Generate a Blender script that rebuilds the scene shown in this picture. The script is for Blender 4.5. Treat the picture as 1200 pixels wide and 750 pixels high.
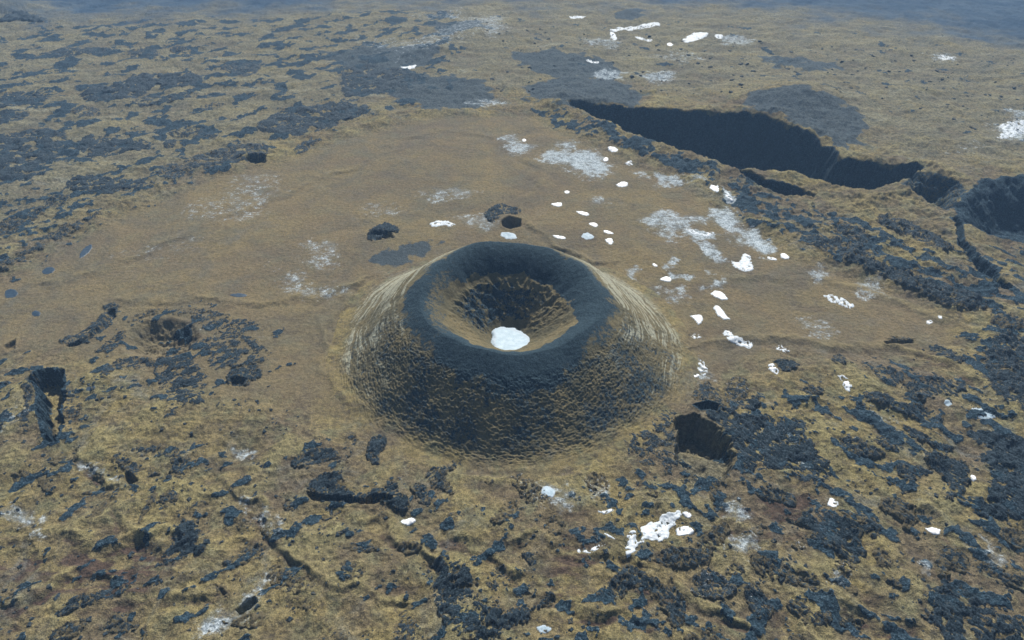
import bpy, math, random
import numpy as np
from concurrent.futures import ThreadPoolExecutor
from mathutils import Vector

sc = bpy.context.scene
for o in list(bpy.data.objects):
    bpy.data.objects.remove(o)
C = sc.collection
R = math.radians

# ------------------------------------------------------------------ camera
CAM_H, PITCH, HT = 251.0, R(38.0), 0.767       # height above the plain, tilt below the horizon, tan(half hfov)
cam_d = bpy.data.cameras.new('camera')
cam = bpy.data.objects.new('camera', cam_d); C.objects.link(cam)
cam.location = (0, 0, CAM_H)
cam.rotation_euler = (math.pi/2 - PITCH, 0, 0)
cam_d.sensor_width = 36; cam_d.lens = 18/HT
cam_d.clip_start = 1; cam_d.clip_end = 60000
sc.camera = cam

# ------------------------------------------------------------------ sky + sun
SUN_EL, SUN_AZ = R(45), R(10)
w = bpy.data.worlds.new('World'); sc.world = w; w.use_nodes = True
nt = w.node_tree
sky = nt.nodes.new('ShaderNodeTexSky'); sky.sky_type = 'NISHITA'; sky.sun_disc = False
sky.sun_elevation = SUN_EL; sky.sun_rotation = SUN_AZ
bg = nt.nodes['Background']; bg.inputs['Strength'].default_value = 0.05
nt.links.new(sky.outputs[0], bg.inputs['Color'])
sl = bpy.data.lights.new('sun', 'SUN'); sl.energy = 5.0; sl.angle = R(0.5); sl.color = (1, .95, .86)
so = bpy.data.objects.new('sun', sl); C.objects.link(so)
sdir = Vector((math.sin(SUN_AZ)*math.cos(SUN_EL), math.cos(SUN_AZ)*math.cos(SUN_EL), math.sin(SUN_EL)))
so.rotation_euler = sdir.to_track_quat('Z', 'Y').to_euler()
so.location = (0, 0, 900)
sc.view_settings.view_transform = 'Standard'; sc.view_settings.look = 'None'
sc.view_settings.exposure = 0.66; sc.view_settings.gamma = 1
HAZE_DENSITY = 0.00014

# ------------------------------------------------------------------ noise (numpy)
rs = np.random.RandomState(7)
PERM = rs.permutation(4096).astype(np.int32)
PERM = np.concatenate([PERM, PERM])
GA = rs.rand(4096)*2*math.pi
GX, GY = np.cos(GA), np.sin(GA)
G3 = rs.randn(4096, 3); G3 /= np.linalg.norm(G3, axis=1)[:, None]

POOL = ThreadPoolExecutor(4)
def par(fn, n, *arrs):
    """evaluate fn on slices of the arrays in parallel"""
    k = 16; idx = np.array_split(np.arange(n), k)
    res = list(POOL.map(lambda i: fn(*[a[i[0]:i[-1]+1] for a in arrs]), idx))
    if isinstance(res[0], tuple): return tuple(np.concatenate([r[j] for r in res]) for j in range(len(res[0])))
    return np.concatenate(res)

def perlin(x, y, s=0):
    xi = np.floor(x).astype(np.int64); yi = np.floor(y).astype(np.int64)
    xf = x - xi; yf = y - yi
    u = xf*xf*xf*(xf*(xf*6-15)+10); v = yf*yf*yf*(yf*(yf*6-15)+10)
    def g(ix, iy, fx, fy):
        h = PERM[(PERM[(ix + s*37) & 4095] + iy + s*101) & 4095]
        return GX[h]*fx + GY[h]*fy
    a = g(xi, yi, xf, yf); b = g(xi+1, yi, xf-1, yf)
    c = g(xi, yi+1, xf, yf-1); d = g(xi+1, yi+1, xf-1, yf-1)
    return ((a+(b-a)*u) + ((c+(d-c)*u)-(a+(b-a)*u))*v)*1.5

def perlin3(x, y, z, s=0):
    xi = np.floor(x).astype(np.int64); yi = np.floor(y).astype(np.int64); zi = np.floor(z).astype(np.int64)
    xf = x-xi; yf = y-yi; zf = z-zi
    f = lambda t: t*t*t*(t*(t*6-15)+10)
    u, v, ww = f(xf), f(yf), f(zf)
    out = 0
    for dx in (0, 1):
        for dy in (0, 1):
            for dz in (0, 1):
                h = PERM[(PERM[(PERM[(xi+dx+s*37) & 4095]+yi+dy) & 4095]+zi+dz) & 4095]
                g = G3[h, 0]*(xf-dx)+G3[h, 1]*(yf-dy)+G3[h, 2]*(zf-dz)
                out = out + g*(u if dx else 1-u)*(v if dy else 1-v)*(ww if dz else 1-ww)
    return out*1.5

def fbm(x, y, scale, octv=4, s=0, gain=.5):
    o = 0; a = 1; n = 0; f = 1/scale
    for k in range(octv):
        o = o + a*perlin(x*f + 17.3*k, y*f - 9.1*k, s+k); n += a; a *= gain; f *= 2.03
    return o/n

def ridged(x, y, scale, octv=3, s=0):
    o = 0; a = 1; n = 0; f = 1/scale
    for k in range(octv):
        o = o + a*(1-2*np.abs(perlin(x*f+5.7*k, y*f+3.3*k, s+k))); n += a; a *= .5; f *= 2.1
    return o/n

def sstep(a, b, x):
    t = np.clip((x-a)/(b-a), 0, 1); return t*t*(3-2*t)

# ------------------------------------------------------------------ map layout: points of the survey picture -> ground
CP, SP = math.cos(PITCH), math.sin(PITCH)
def ray(px, py):
    u = (px-600)/600*HT; v = (375-py)/600*HT
    return u, CP + v*SP, -SP + v*CP
def plane(px, py, z=0.0):
    dx, dy, dz = ray(px, py)
    t = (z-CAM_H)/dz
    return dx*t, dy*t

def poly_sd(x, y, P):
    """signed distance, positive inside"""
    P = np.asarray(P, float); n = len(P)
    d = np.full(x.shape, 1e18); ins = np.zeros(x.shape, bool)
    for i in range(n):
        ax, ay = P[i]; bx, by = P[(i+1) % n]
        ex, ey = bx-ax, by-ay; wx, wy = x-ax, y-ay
        t = np.clip((wx*ex+wy*ey)/(ex*ex+ey*ey+1e-12), 0, 1)
        d = np.minimum(d, (wx-ex*t)**2+(wy-ey*t)**2)
        c = ((ay <= y) & (by > y)) | ((by <= y) & (ay > y))
        xx = ax + (y-ay)*ex/(ey if abs(ey) > 1e-12 else 1e-12)
        ins ^= c & (x < xx)
    return np.where(ins, 1, -1)*np.sqrt(d)

def sd_local(x, y, P, margin):
    """poly_sd, only where needed"""
    P = np.asarray(P, float)
    m = (x > P[:, 0].min()-margin) & (x < P[:, 0].max()+margin) & (y > P[:, 1].min()-margin) & (y < P[:, 1].max()+margin)
    out = np.full(x.shape, -1e6)
    if m.any(): out[m] = poly_sd(x[m], y[m], P)
    return out

def soft(x, y, P, margin, a, b, namp=0.0, nsc=1.0, ns=0):
    """soft-edged mask of an outline with a wandering edge"""
    P = np.asarray(P, float)
    m = (x > P[:, 0].min()-margin) & (x < P[:, 0].max()+margin) & (y > P[:, 1].min()-margin) & (y < P[:, 1].max()+margin)
    out = np.zeros(x.shape)
    if m.any():
        xm, ym = x[m], y[m]
        s = poly_sd(xm, ym, P)
        if namp: s = s + namp*fbm(xm, ym, nsc, 3, ns)
        out[m] = sstep(a, b, s)
    return out

def flow_noise(x, y, scale, octv, s, gain=.6, stretch=2.4):
    """noise drawn out along the old lava flow, which bends round the cone"""
    k = sstep(-120, 160, x)
    def one(a):
        xr = x*math.cos(a)+y*math.sin(a); yr = -x*math.sin(a)+y*math.cos(a)
        return fbm(xr/stretch, yr, scale, octv, s, gain)
    return one(R(38))*(1-k) + one(R(-48))*k

W = lambda pts: [plane(*p) for p in pts]

CX, CY = plane(597, 404)                        # foot of the cone's axis
# edge of the plateau; beyond it the land falls to a far plain
EDGE = np.array(W([(-700, 60), (-300, 32), (0, 16), (100, 26), (250, 21), (330, 15), (430, 9), (530, 3), (660, 1), (800, 8), (950, 19), (1080, 35), (1200, 62), (1500, 150), (1900, 290)]))
def edge_dist(x, y):
    r = np.hypot(x, y); a = np.arctan2(x, y)
    ea = np.arctan2(EDGE[:, 0], EDGE[:, 1]); er = np.hypot(EDGE[:, 0], EDGE[:, 1])
    i = np.argsort(ea)
    return r - np.interp(a, ea[i], er[i]) - 55*fbm(x, y, 120, 3, 61)

BASIN = W([(-80, 345), (0, 322), (60, 285), (130, 248), (230, 208), (330, 180), (430, 150), (500, 133), (620, 128), (700, 165), (760, 192), (830, 225), (890, 268), (950, 300), (1040, 330), (1120, 365), (1140, 405), (1040, 425), (930, 420), (860, 440), (740, 500), (660, 545), (560, 548), (430, 510), (350, 480), (240, 480), (140, 440), (30, 420), (-80, 440)])
TRENCH = W([(655, 121), (690, 126), (760, 131), (850, 136), (900, 142), (955, 163), (990, 189), (1050, 195), (1082, 200), (1062, 217), (1030, 224), (985, 222), (930, 206), (870, 205), (800, 181), (740, 161), (695, 137)])
HOLLOW = W([(1113, 258), (1125, 228), (1150, 208), (1200, 203), (1290, 200), (1330, 300), (1205, 285), (1150, 276)])
CRACK = W([(1115, 250), (1128, 262), (1133, 284), (1155, 308), (1190, 338), (1180, 342), (1142, 318), (1122, 290)])
CRACK2 = W([(848, 197), (875, 204), (900, 215), (935, 221), (960, 228), (955, 232), (925, 227), (895, 222), (868, 209)])
RUGGED = W([(640, 124), (760, 175), (870, 215), (940, 222), (1040, 232), (1085, 200), (1125, 205), (1120, 260), (1190, 350), (1200, 500), (1160, 480), (1150, 380), (1060, 340), (980, 305), (900, 272), (850, 232), (780, 195), (700, 166)])
SCAR = W([(1075, 203), (1100, 205), (1130, 214), (1140, 222), (1112, 250), (1085, 240), (1050, 222), (1060, 205)])
PITS = [  # outline, depth, wall width, floor roughness, rim noise
    (W([(139, 400), (147, 384), (170, 372), (202, 369), (228, 376), (237, 391), (226, 408), (202, 418), (166, 420), (145, 413)]), 9.5, 13, 1.5, .8),
    (W([(790, 516), (791, 486), (814, 482), (840, 495), (858, 514), (862, 548), (852, 562), (830, 566), (804, 555), (793, 537)]), 15.5, 4.0, 1.6, 1.6),
    (W([(812, 472), (830, 468), (846, 474), (842, 480), (820, 479)]), 6, 1.6, .5, .6),
    (W([(32, 446), (42, 436), (52, 430), (74, 432), (78, 452), (74, 484), (70, 520), (60, 524), (50, 510), (44, 480), (44, 458)]), 12, 3.0, .3, 1.6),
    (W([(586, 255), (596, 250), (612, 254), (611, 263), (597, 266), (588, 262)]), 8, 2, .6, .6),
    (W([(286, 183), (300, 181), (313, 183), (312, 189), (298, 191), (287, 188)]), 6, 2.5, .5, .6),
    (W([(277, 716), (288, 704), (301, 699), (304, 709), (294, 720), (279, 725)]), 6, 1.8, .6, .5),
    (W([(144, 552), (153, 552), (162, 562), (150, 570), (144, 562)]), 5, 1.5, .5, .5),
    (W([(358, 574), (400, 580), (430, 583), (455, 578), (462, 586), (430, 590), (398, 590), (362, 586)]), 4.0, 1.2, .5, .6),
    (W([(268, 443), (280, 438), (290, 443), (284, 452), (270, 450)]), 3.5, 1.2, .5, .6),
    (W([(70, 403), (95, 394), (114, 379), (124, 362), (133, 356), (136, 364), (126, 380), (106, 393), (88, 404)]), 3.5, 1.6, .5, .8),
    (W([(0, 402), (17, 394), (17, 406), (5, 410)]), 3, 1.5, .4, .6),
    (W([(250, 684), (262, 690), (271, 700), (259, 701)]), 3, 1.0, .4, .4),
    (W([(1035, 397), (1070, 395), (1073, 399), (1040, 401)]), 2.5, .8, .2, .3),
    (W([(428, 272), (436, 268), (458, 270), (464, 276), (440, 280)]), 3, 1.0, .4, .5),
]
MOUNDS = [(5, 12, 70, 15), (60, 22, 70, 5), (930, 118, 70, 15), (560, 40, 80, 7), (735, 12, 60, 6), (505, 60, 50, 6), (450, 24, 80, 5), (690, 108, 50, 3)]
MOUNDS = [(*plane(a, b), c, d) for a, b, c, d in MOUNDS]

BANKS = [  # low winding banks and flow edges, (line, height, width)
    ([(430, 480), (392, 452), (376, 415), (384, 372), (410, 340)], .9, 3.0), ([(120, 352), (200, 346), (290, 352), (380, 342), (425, 322)], .8, 3.0),
    ([(60, 330), (150, 300), (240, 262), (330, 225), (420, 190)], .7, 4.0), ([(470, 160), (520, 150), (590, 160), (640, 200), (610, 240)], .6, 4.0),
    ([(620, 262), (640, 272), (660, 290), (720, 305)], 1.0, 2.5), ([(840, 330), (900, 318), (980, 330), (1060, 352), (1110, 372)], .7, 4.0),
    ([(820, 400), (880, 392), (960, 398), (1050, 402), (1130, 430), (1160, 470)], .9, 3.0), ([(540, 630), (560, 648), (592, 662), (612, 668)], 1.3, 1.5),
    ([(400, 600), (440, 610), (500, 640), (520, 660)], 1.0, 2.0), ([(600, 640), (640, 628), (680, 650), (720, 640), (748, 660)], 1.1, 2.0),
    ([(0, 640), (60, 620), (120, 640), (200, 622), (260, 640)], 1.0, 2.5), ([(20, 700), (90, 660), (170, 700), (240, 690)], 1.0, 2.5),
    ([(95, 540), (150, 570), (150, 620), (180, 650)], 1.0, 2.0), ([(260, 560), (300, 590), (330, 640), (400, 690), (460, 700)], .9, 2.0),
    ([(800, 690), (830, 715), (880, 735), (900, 760)], 1.2, 2.0), ([(1000, 560), (1040, 575), (1080, 600), (1120, 640), (1150, 650)], 1.0, 2.5),
    ([(860, 600), (900, 640), (960, 700), (1060, 730)], 1.0, 2.5), ([(700, 545), (660, 556), (600, 560), (540, 556), (480, 530)], .9, 2.5),
    ([(930, 470), (1000, 480), (1060, 520), (1090, 545)], .9, 2.5), ([(640, 700), (680, 720), (720, 716), (760, 730)], 1.0, 2.0),
]
BANKS = [(W(p), a, b) for p, a, b in BANKS]
def banks(x, y):
    out = np.zeros(x.shape)
    for P, a, wd in BANKS:
        P = np.array(P); m = (x > P[:, 0].min()-25) & (x < P[:, 0].max()+25) & (y > P[:, 1].min()-25) & (y < P[:, 1].max()+25)
        if not m.any(): continue
        xm = x[m] + 9*fbm(x[m], y[m], 22, 3, 301); ym = y[m] + 9*fbm(x[m], y[m], 22, 3, 305)
        best = np.full(xm.shape, 1e9); sgn = np.zeros(xm.shape)
        for i in range(len(P)-1):
            ex, ey = P[i+1]-P[i]; wx, wy = xm-P[i, 0], ym-P[i, 1]
            t = np.clip((wx*ex+wy*ey)/(ex*ex+ey*ey), 0, 1); dd = np.hypot(wx-ex*t, wy-ey*t)
            k = dd < best; best = np.where(k, dd, best); sgn = np.where(k, np.sign(wx*ey-wy*ex), sgn)
        s = best*sgn
        out[m] += a*(.85+1.0*fbm(x[m], y[m], 30, 2, 307))*(1.3*np.exp(-(s/(wd*1.3))**2) - .8*np.exp(-((s-wd*1.7)/(wd*1.2))**2))*sstep(24, 12, best)
    return out

def H(x, y, fine=True, parts=None):
    """height of the land"""
    dc = np.hypot(x-CX, (y-CY)*np.where(y < CY, 1.17, 1.0))
    bsd = sd_local(x, y, BASIN, 30)
    basin = sstep(-6, 22, bsd)
    rough = 1 - .82*basin
    moat = sstep(145, 105, dc)
    rough = rough*(1-.8*moat)
    h = 2.6*fbm(x, y, 150, 2, 1)*(1-.5*basin) + 3.9*fbm(x, y, 34, 4, 5)*rough + 1.5*(ridged(x, y, 19, 3, 6)-.4)*rough
    h = h - 1.6*sstep(150, 110, dc)
    # rim of the basin: a step down of a couple of metres
    h = h - 2.2*sstep(-10, 10, bsd + 3*fbm(x, y, 14, 2, 9))
    for mx, my, rr, hh in MOUNDS:
        h = h + hh*np.exp(-((x-mx)**2+(y-my)**2)/(2*(rr*.55)**2))
    jag = 6.5*fbm(x, y, 17, 6, 21, .6)
    s = sd_local(x, y, TRENCH, 40)
    far_side = sstep(-34, -3, s)*sstep(0, 1, (s < 3)*1.0)
    h = h + 2.5*far_side*(s > -1e5)
    h = h + 3.2*np.exp(-((s+7)/9)**2)*(.6+fbm(x, y, 22, 3, 29)) + 1.6*np.exp(-((s+12)/14)**2)*ridged(x, y, 8, 4, 30)
    s = s + jag
    h = h - 48*sstep(0, 22, s)**.7
    h = h + 4*sstep(0, 7, s)*fbm(x, y, 7, 4, 83, .6)
    s = sd_local(x, y, HOLLOW, 20) + jag
    h = h - 34*sstep(0, 44, s) + 5*fbm(x, y, 20, 4, 23)*sstep(0, 8, s)
    s = sd_local(x, y, CRACK, 20) + .8*jag
    h = h - 14*sstep(0, 6, s)
    s = sd_local(x, y, CRACK2, 20) + .6*jag
    h = h - 8*sstep(0, 4, s)
    s = sd_local(x, y, SCAR, 20) + jag
    h = h - 17*sstep(0, 20, s)*(1+1.3*fbm(x, y, 14, 4, 77))
    rg = sd_local(x, y, RUGGED, 12)
    h = h + sstep(-6, 8, rg)*(2.4*ridged(x, y, 13, 5, 111) + 1.2*fbm(x, y, 24, 3, 113))
    for P, dep, wd, fr, rn in PITS:
        s = sd_local(x, y, P, 14)
        m = s > -13
        if m.any():
            xm, ym = x[m], y[m]
            sm = s[m] + rn*2.6*fbm(xm, ym, 6, 4, 25, .6)
            k = sstep(0, wd, sm)
            if dep == 15.5:      # debris slope on the near left side of the pit
                c0 = P.mean(0) if hasattr(P, 'mean') else np.mean(np.array(P), 0)
                t = ((ym-c0[1]) + .45*(xm-c0[0]))/16
                k = k*(.42 + .68*sstep(-.1, .6, t)); h[m] = h[m] + k*1.8*ridged(xm, ym, 5, 4, 28)
            h[m] = h[m] - dep*k + fr*k*1.6*ridged(xm, ym, 6, 3, 27)
            h[m] = h[m] + .5*np.exp(-(sm/2.0)**2)
    bk = banks(x, y)
    h = h + bk
    e = edge_dist(x, y)
    far = sstep(-120, 1000, e)
    h = h - 48*far + far*8*fbm(x, y, 300, 3, 55)
    if fine:
        h = h + rough*(.62*ridged(x, y, 8, 3, 11)) + (.16+.12*rough)*fbm(x, y, 2.4, 3, 15)
    if parts is not None:
        parts.update(basin=basin, rough=rough, far=far, dc=dc, edge=e, bank=bk)
    return h

def ground_pt(px, py):
    """point of the smooth land seen at a picture point"""
    z = 0.0
    for _ in range(5):
        x, y = plane(px, py, z)
        z2 = float(H(np.array([x]), np.array([y]), False)[0])
        z = z2 if z2 > -8 else 0.0
    return plane(px, py, z)

# ------------------------------------------------------------------ materials
def mat(name):
    m = bpy.data.materials.new(name); m.use_nodes = True
    n = m.node_tree.nodes; b = n['Principled BSDF']
    b.inputs['Specular IOR Level'].default_value = .25
    return m, m.node_tree, b
class NB:
    def __init__(s, tree): s.t = tree; s.n = tree.nodes; s.l = tree.links
    def node(s, typ, **kw):
        o = s.n.new(typ)
        for k, v in kw.items():
            setattr(o, k, v)
        return o
    def put(s, sock, v):
        if hasattr(v, 'is_output'): s.l.new(v, sock)
        else: sock.default_value = v
    def pos(s): return s.node('ShaderNodeNewGeometry').outputs['Position']
    def attr(s, name): return s.node('ShaderNodeAttribute', attribute_name=name).outputs['Fac']
    def noise(s, scale, detail=4, rough=.55, vec=None, dist=0.0):
        o = s.node('ShaderNodeTexNoise'); o.inputs['Scale'].default_value = scale
        o.inputs['Detail'].default_value = detail; o.inputs['Roughness'].default_value = rough; o.inputs['Distortion'].default_value = dist
        s.l.new(vec or s.pos(), o.inputs['Vector']); return o.outputs['Fac']
    def mapping(s, rot=(0, 0, 0), scale=(1, 1, 1)):
        o = s.node('ShaderNodeMapping'); o.inputs['Rotation'].default_value = rot; o.inputs['Scale'].default_value = scale
        s.l.new(s.pos(), o.inputs['Vector']); return o.outputs[0]
    def math(s, op, a, b=0.0, clamp=False):
        o = s.node('ShaderNodeMath', operation=op, use_clamp=clamp); s.put(o.inputs[0], a); s.put(o.inputs[1], b); return o.outputs[0]
    def ramp(s, v, lo, hi, a=0.0, b=1.0):
        o = s.node('ShaderNodeMapRange'); o.interpolation_type = 'SMOOTHSTEP'
        s.put(o.inputs['Value'], v)
        for k, q in (('From Min', lo), ('From Max', hi), ('To Min', a), ('To Max', b)): o.inputs[k].default_value = q
        return o.outputs[0]
    def mix(s, f, a, b, blend='MIX'):
        o = s.node('ShaderNodeMix', data_type='RGBA', blend_type=blend)
        s.put(o.inputs[0], f)
        for sock, v in ((o.inputs[6], a), (o.inputs[7], b)):
            if hasattr(v, 'is_output'): s.l.new(v, sock)
            else: sock.default_value = (*v, 1)
        return o.outputs[2]
    def grey(s, v):
        o = s.node('ShaderNodeCombineColor'); [s.put(o.inputs[i], v) for i in range(3)]; return o.outputs[0]
    def bump(s, h, strength, dist, normal=None):
        o = s.node('ShaderNodeBump'); o.inputs['Strength'].default_value = strength; o.inputs['Distance'].default_value = dist
        s.l.new(h, o.inputs['Height'])
        if normal: s.l.new(normal, o.inputs['Normal'])
        return o.outputs[0]

MOSS_A = (.168, .138, .060); MOSS_B = (.108, .087, .056); MOSS_G = (.116, .120, .070); RED = (.060, .041, .030)
PALE = (.34, .35, .30); LAVA = (.004, .015, .025); LAVA_L = (.078, .118, .155)

def lava_col(b):
    n = b.noise(1.3, 6, .72); n2 = b.noise(.12, 4, .6)
    c = b.mix(b.ramp(n, .45, .72), LAVA, LAVA_L)
    return b.mix(b.ramp(n2, .4, .72, 0, .4), c, (.040, .066, .088))

def moss_col(b, red_attr=True):
    big = b.noise(.016, 4, .55, dist=.6); mid = b.noise(.075, 5, .6, dist=.4); sm = b.noise(.45, 5, .65); fi = b.noise(2.4, 3, .6)
    c = b.mix(b.ramp(big, .35, .65), MOSS_A, MOSS_B)
    c = b.mix(b.ramp(mid, .45, .68, 0, .75), c, MOSS_G)
    strk = b.noise(.10, 5, .65, b.mapping((0, 0, R(-32)), (.35, 1.5, 1)))
    c = b.mix(b.ramp(strk, .5, .72, 0, .6), c, (.070, .056, .038))
    if red_attr: c = b.mix(b.math('MULTIPLY', b.attr('knoll'), .7), c, (.188, .166, .078))
    red = b.math('MULTIPLY', (b.attr('red') if red_attr else .15), b.ramp(b.math('ADD', mid, b.math('MULTIPLY', strk, 1.2)), .98, 1.25, 0, .9))
    c = b.mix(red, c, RED)
    pale = b.ramp(b.noise(.05, 6, .7, dist=.8), .62, .8, 0, .45)
    c = b.mix(pale, c, (.20, .195, .14))
    grey = b.ramp(b.noise(.03, 7, .72, dist=1.0), .52, .70, 0, .62)
    c = b.mix(grey, c, (.105, .115, .110))
    stain = b.ramp(b.noise(.19, 6, .72), .52, .64, 0, .7)
    c = b.mix(stain, c, (.056, .047, .035))
    if red_attr: c = b.mix(b.math('MULTIPLY', b.attr('basin'), .62), c, b.mix(b.ramp(b.noise(.020, 5, .6, dist=1.2), .35, .65), (.156, .122, .068), b.mix(mid, (.084, .070, .050), (.118, .108, .080))))
    lich_lit = b.math('MULTIPLY', b.attr('lichen_lit') if red_attr else 0.0, b.ramp(b.noise(.045, 6, .68), .3, .6, .25, .8))
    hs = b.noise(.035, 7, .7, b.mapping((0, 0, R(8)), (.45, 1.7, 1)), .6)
    c = b.mix(lich_lit, c, b.mix(b.ramp(hs, .38, .62), (.092, .090, .068), b.mix(b.ramp(hs, .56, .72), (.150, .142, .092), (.19, .205, .175))))
    return c, big, mid, sm, fi

def make_ground():
    m, t, p = mat('moss_ground'); b = NB(t)
    c, big, mid, sm, fi = moss_col(b)
    # cinder: dark gravel
    ci = b.ramp(b.math('ADD', b.attr('cinder'), b.math('MULTIPLY', b.math('SUBTRACT', sm, .5), 1.0)), .35, .6)
    c = b.mix(b.math('MULTIPLY', ci, .9), c, b.mix(b.ramp(fi, .3, .75), (.018, .032, .044), (.055, .075, .092)))
    # bare lava, plus the shade painted dark into trench and hollow
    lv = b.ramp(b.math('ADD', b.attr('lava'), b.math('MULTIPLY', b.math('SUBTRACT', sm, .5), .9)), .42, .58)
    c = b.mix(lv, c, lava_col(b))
    # fine value break-up
    v = b.math('MULTIPLY', b.ramp(fi, .3, .7, .5, 1.5), b.ramp(sm, .3, .7, .6, 1.38))
    c = b.mix(b.math('SUBTRACT', 1.0, b.math('MULTIPLY', b.attr('basin'), .5)), c, b.mix(1.0, c, b.grey(v), 'MULTIPLY'))
    # frost / lichen / thin snow
    fr = b.attr('frost')
    q = b.math('ADD', fr, b.math('MULTIPLY', b.math('SUBTRACT', b.noise(.22, 10, .80), .5), 4.2))
    q = b.math('MULTIPLY', q, b.ramp(fr, .02, .2))
    sme = b.math('ADD', fr, b.math('MULTIPLY', b.math('SUBTRACT', b.noise(.12, 7, .72), .5), 1.6))
    c = b.mix(b.math('MULTIPLY', b.ramp(sme, .35, 1.1, 0, .6), b.ramp(fr, .02, .2)), c, (.15, .19, .22))
    c = b.mix(b.ramp(q, .42, 1.1, 0, .85), c, b.mix(b.ramp(b.noise(1.3, 5, .75), .38, .62), (.15, .19, .22), (.56, .64, .70)))
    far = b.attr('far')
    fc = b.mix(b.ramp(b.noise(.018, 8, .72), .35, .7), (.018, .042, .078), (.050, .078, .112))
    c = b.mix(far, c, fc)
    t.links.new(c, p.inputs['Base Color']); p.inputs['Roughness'].default_value = .95
    p.inputs['Specular IOR Level'].default_value = .12
    h = b.math('ADD', b.math('MULTIPLY', sm, 1.0), b.math('MULTIPLY', fi, .35))
    t.links.new(b.bump(h, 1.0, 1.1), p.inputs['Normal'])
    return m

def make_lava():
    m, t, p = mat('lava_rock'); b = NB(t)
    c = lava_col(b)
    n = b.math('ADD', b.noise(.6, 7, .78), b.math('MULTIPLY', b.attr('moss'), .5))
    c = b.mix(b.ramp(n, .53, .60, 0, .9), c, b.mix(b.noise(1.0, 3), MOSS_B, MOSS_A))
    dust = b.math('ADD', b.attr('frost'), b.math('MULTIPLY', b.math('SUBTRACT', b.noise(.8, 7, .78), .5), 3.4))
    c = b.mix(b.ramp(dust, .62, .8, 0, .9), c, (.6, .66, .72))
    t.links.new(c, p.inputs['Base Color']); p.inputs['Roughness'].default_value = .8
    h = b.noise(1.6, 5, .7)
    t.links.new(b.bump(h, 1.0, 1.5), p.inputs['Normal'])
    return m

def make_cone_mat():
    m, t, p = mat('cone_scoria'); b = NB(t)
    sm = b.noise(.5, 5, .65); fi = b.noise(2.2, 3, .6); mid = b.noise(.07, 5, .6)
    moss = b.mix(b.ramp(mid, .35, .65), (.135, .112, .060), (.088, .080, .048))
    scoria = b.mix(b.ramp(fi, .3, .75), (.009, .022, .032), (.036, .058, .074))
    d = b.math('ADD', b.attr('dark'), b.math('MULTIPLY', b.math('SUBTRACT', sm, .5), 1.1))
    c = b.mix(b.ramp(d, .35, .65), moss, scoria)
    r = b.math('ADD', b.attr('rock'), b.math('MULTIPLY', b.math('SUBTRACT', b.noise(.3, 5, .7), .5), 1.8))
    c = b.mix(b.ramp(r, .45, .6), c, lava_col(b))
    pl = b.math('ADD', b.attr('pale'), b.math('MULTIPLY', b.math('SUBTRACT', sm, .5), .8))
    c = b.mix(b.ramp(pl, .25, .8, 0, .75), c, (.28, .285, .225))
    v = b.math('MULTIPLY', b.ramp(fi, .25, .75, .72, 1.25), b.ramp(sm, .25, .75, .82, 1.15))
    c = b.mix(1.0, c, b.grey(v), 'MULTIPLY')
    gc = b.mix(1.0, moss_col(b, False)[0], b.grey(b.math('MULTIPLY', b.ramp(fi, .25, .75, .6, 1.4), b.ramp(sm, .25, .75, .68, 1.3))), 'MULTIPLY')
    c = b.mix(b.attr('foot'), c, gc)
    t.links.new(c, p.inputs['Base Color']); p.inputs['Roughness'].default_value = .95
    p.inputs['Specular IOR Level'].default_value = .12
    t.links.new(b.bump(b.math('ADD', sm, b.math('MULTIPLY', fi, .4)), .7, .6), p.inputs['Normal'])
    return m

def make_snow(name, a, c2, dirt):
    m, t, p = mat(name); b = NB(t)
    c = b.mix(b.ramp(b.noise(.3, 5, .6), .35, .7), a, c2)
    c = b.mix(b.ramp(b.math('ADD', b.attr('edge'), b.math('MULTIPLY', b.noise(.8, 5, .7), .5)), .55, 1.0, 0, .75), c, (.30, .36, .42))
    if dirt: c = b.mix(b.ramp(b.noise(1.1, 5, .7), .60, .68, 0, dirt), c, (.10, .11, .11))
    t.links.new(c, p.inputs['Base Color']); p.inputs['Roughness'].default_value = .6
    t.links.new(b.bump(b.noise(.5, 4), .25, .3), p.inputs['Normal'])
    return m
def make_pool():
    m, t, p = mat('pool_water'); b = NB(t)
    c = b.mix(b.noise(.3, 4), (.012, .026, .045), (.030, .055, .085))
    t.links.new(c, p.inputs['Base Color']); p.inputs['Roughness'].default_value = .45
    return m

M_GROUND = make_ground(); M_LAVA = make_lava(); M_CONE = make_cone_mat()
M_SNOW = make_snow('packed_snow', (.80, .82, .84), (.86, .87, .88), 0)
M_SNOWD = make_snow('dirty_snow', (.68, .72, .76), (.82, .84, .87), .85)
M_ICE = make_snow('lake_ice', (.29, .39, .47), (.38, .48, .56), 0)
M_ICEG = make_snow('grey_ice', (.20, .28, .35), (.32, .41, .48), .3)
M_POOL = make_pool()

# ------------------------------------------------------------------ mesh helpers
def grid_mesh(name, X, Y, Z, attrs, m, keep=None, flat=False):
    ny, nx = X.shape
    co = np.stack([X, Y, Z], -1).reshape(-1, 3)
    i = np.arange(ny*nx).reshape(ny, nx)
    q = np.stack([i[:-1, :-1], i[:-1, 1:], i[1:, 1:], i[1:, :-1]], -1).reshape(-1, 4)
    if keep is not None:
        q = q[keep.reshape(-1)]
        used = np.unique(q); remap = np.full(ny*nx, -1); remap[used] = np.arange(len(used))
        q = remap[q]; co = co[used]
        attrs = {k: v.reshape(-1)[used] for k, v in attrs.items()}
    return raw_mesh(name, co, q, attrs, m, flat)

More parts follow.
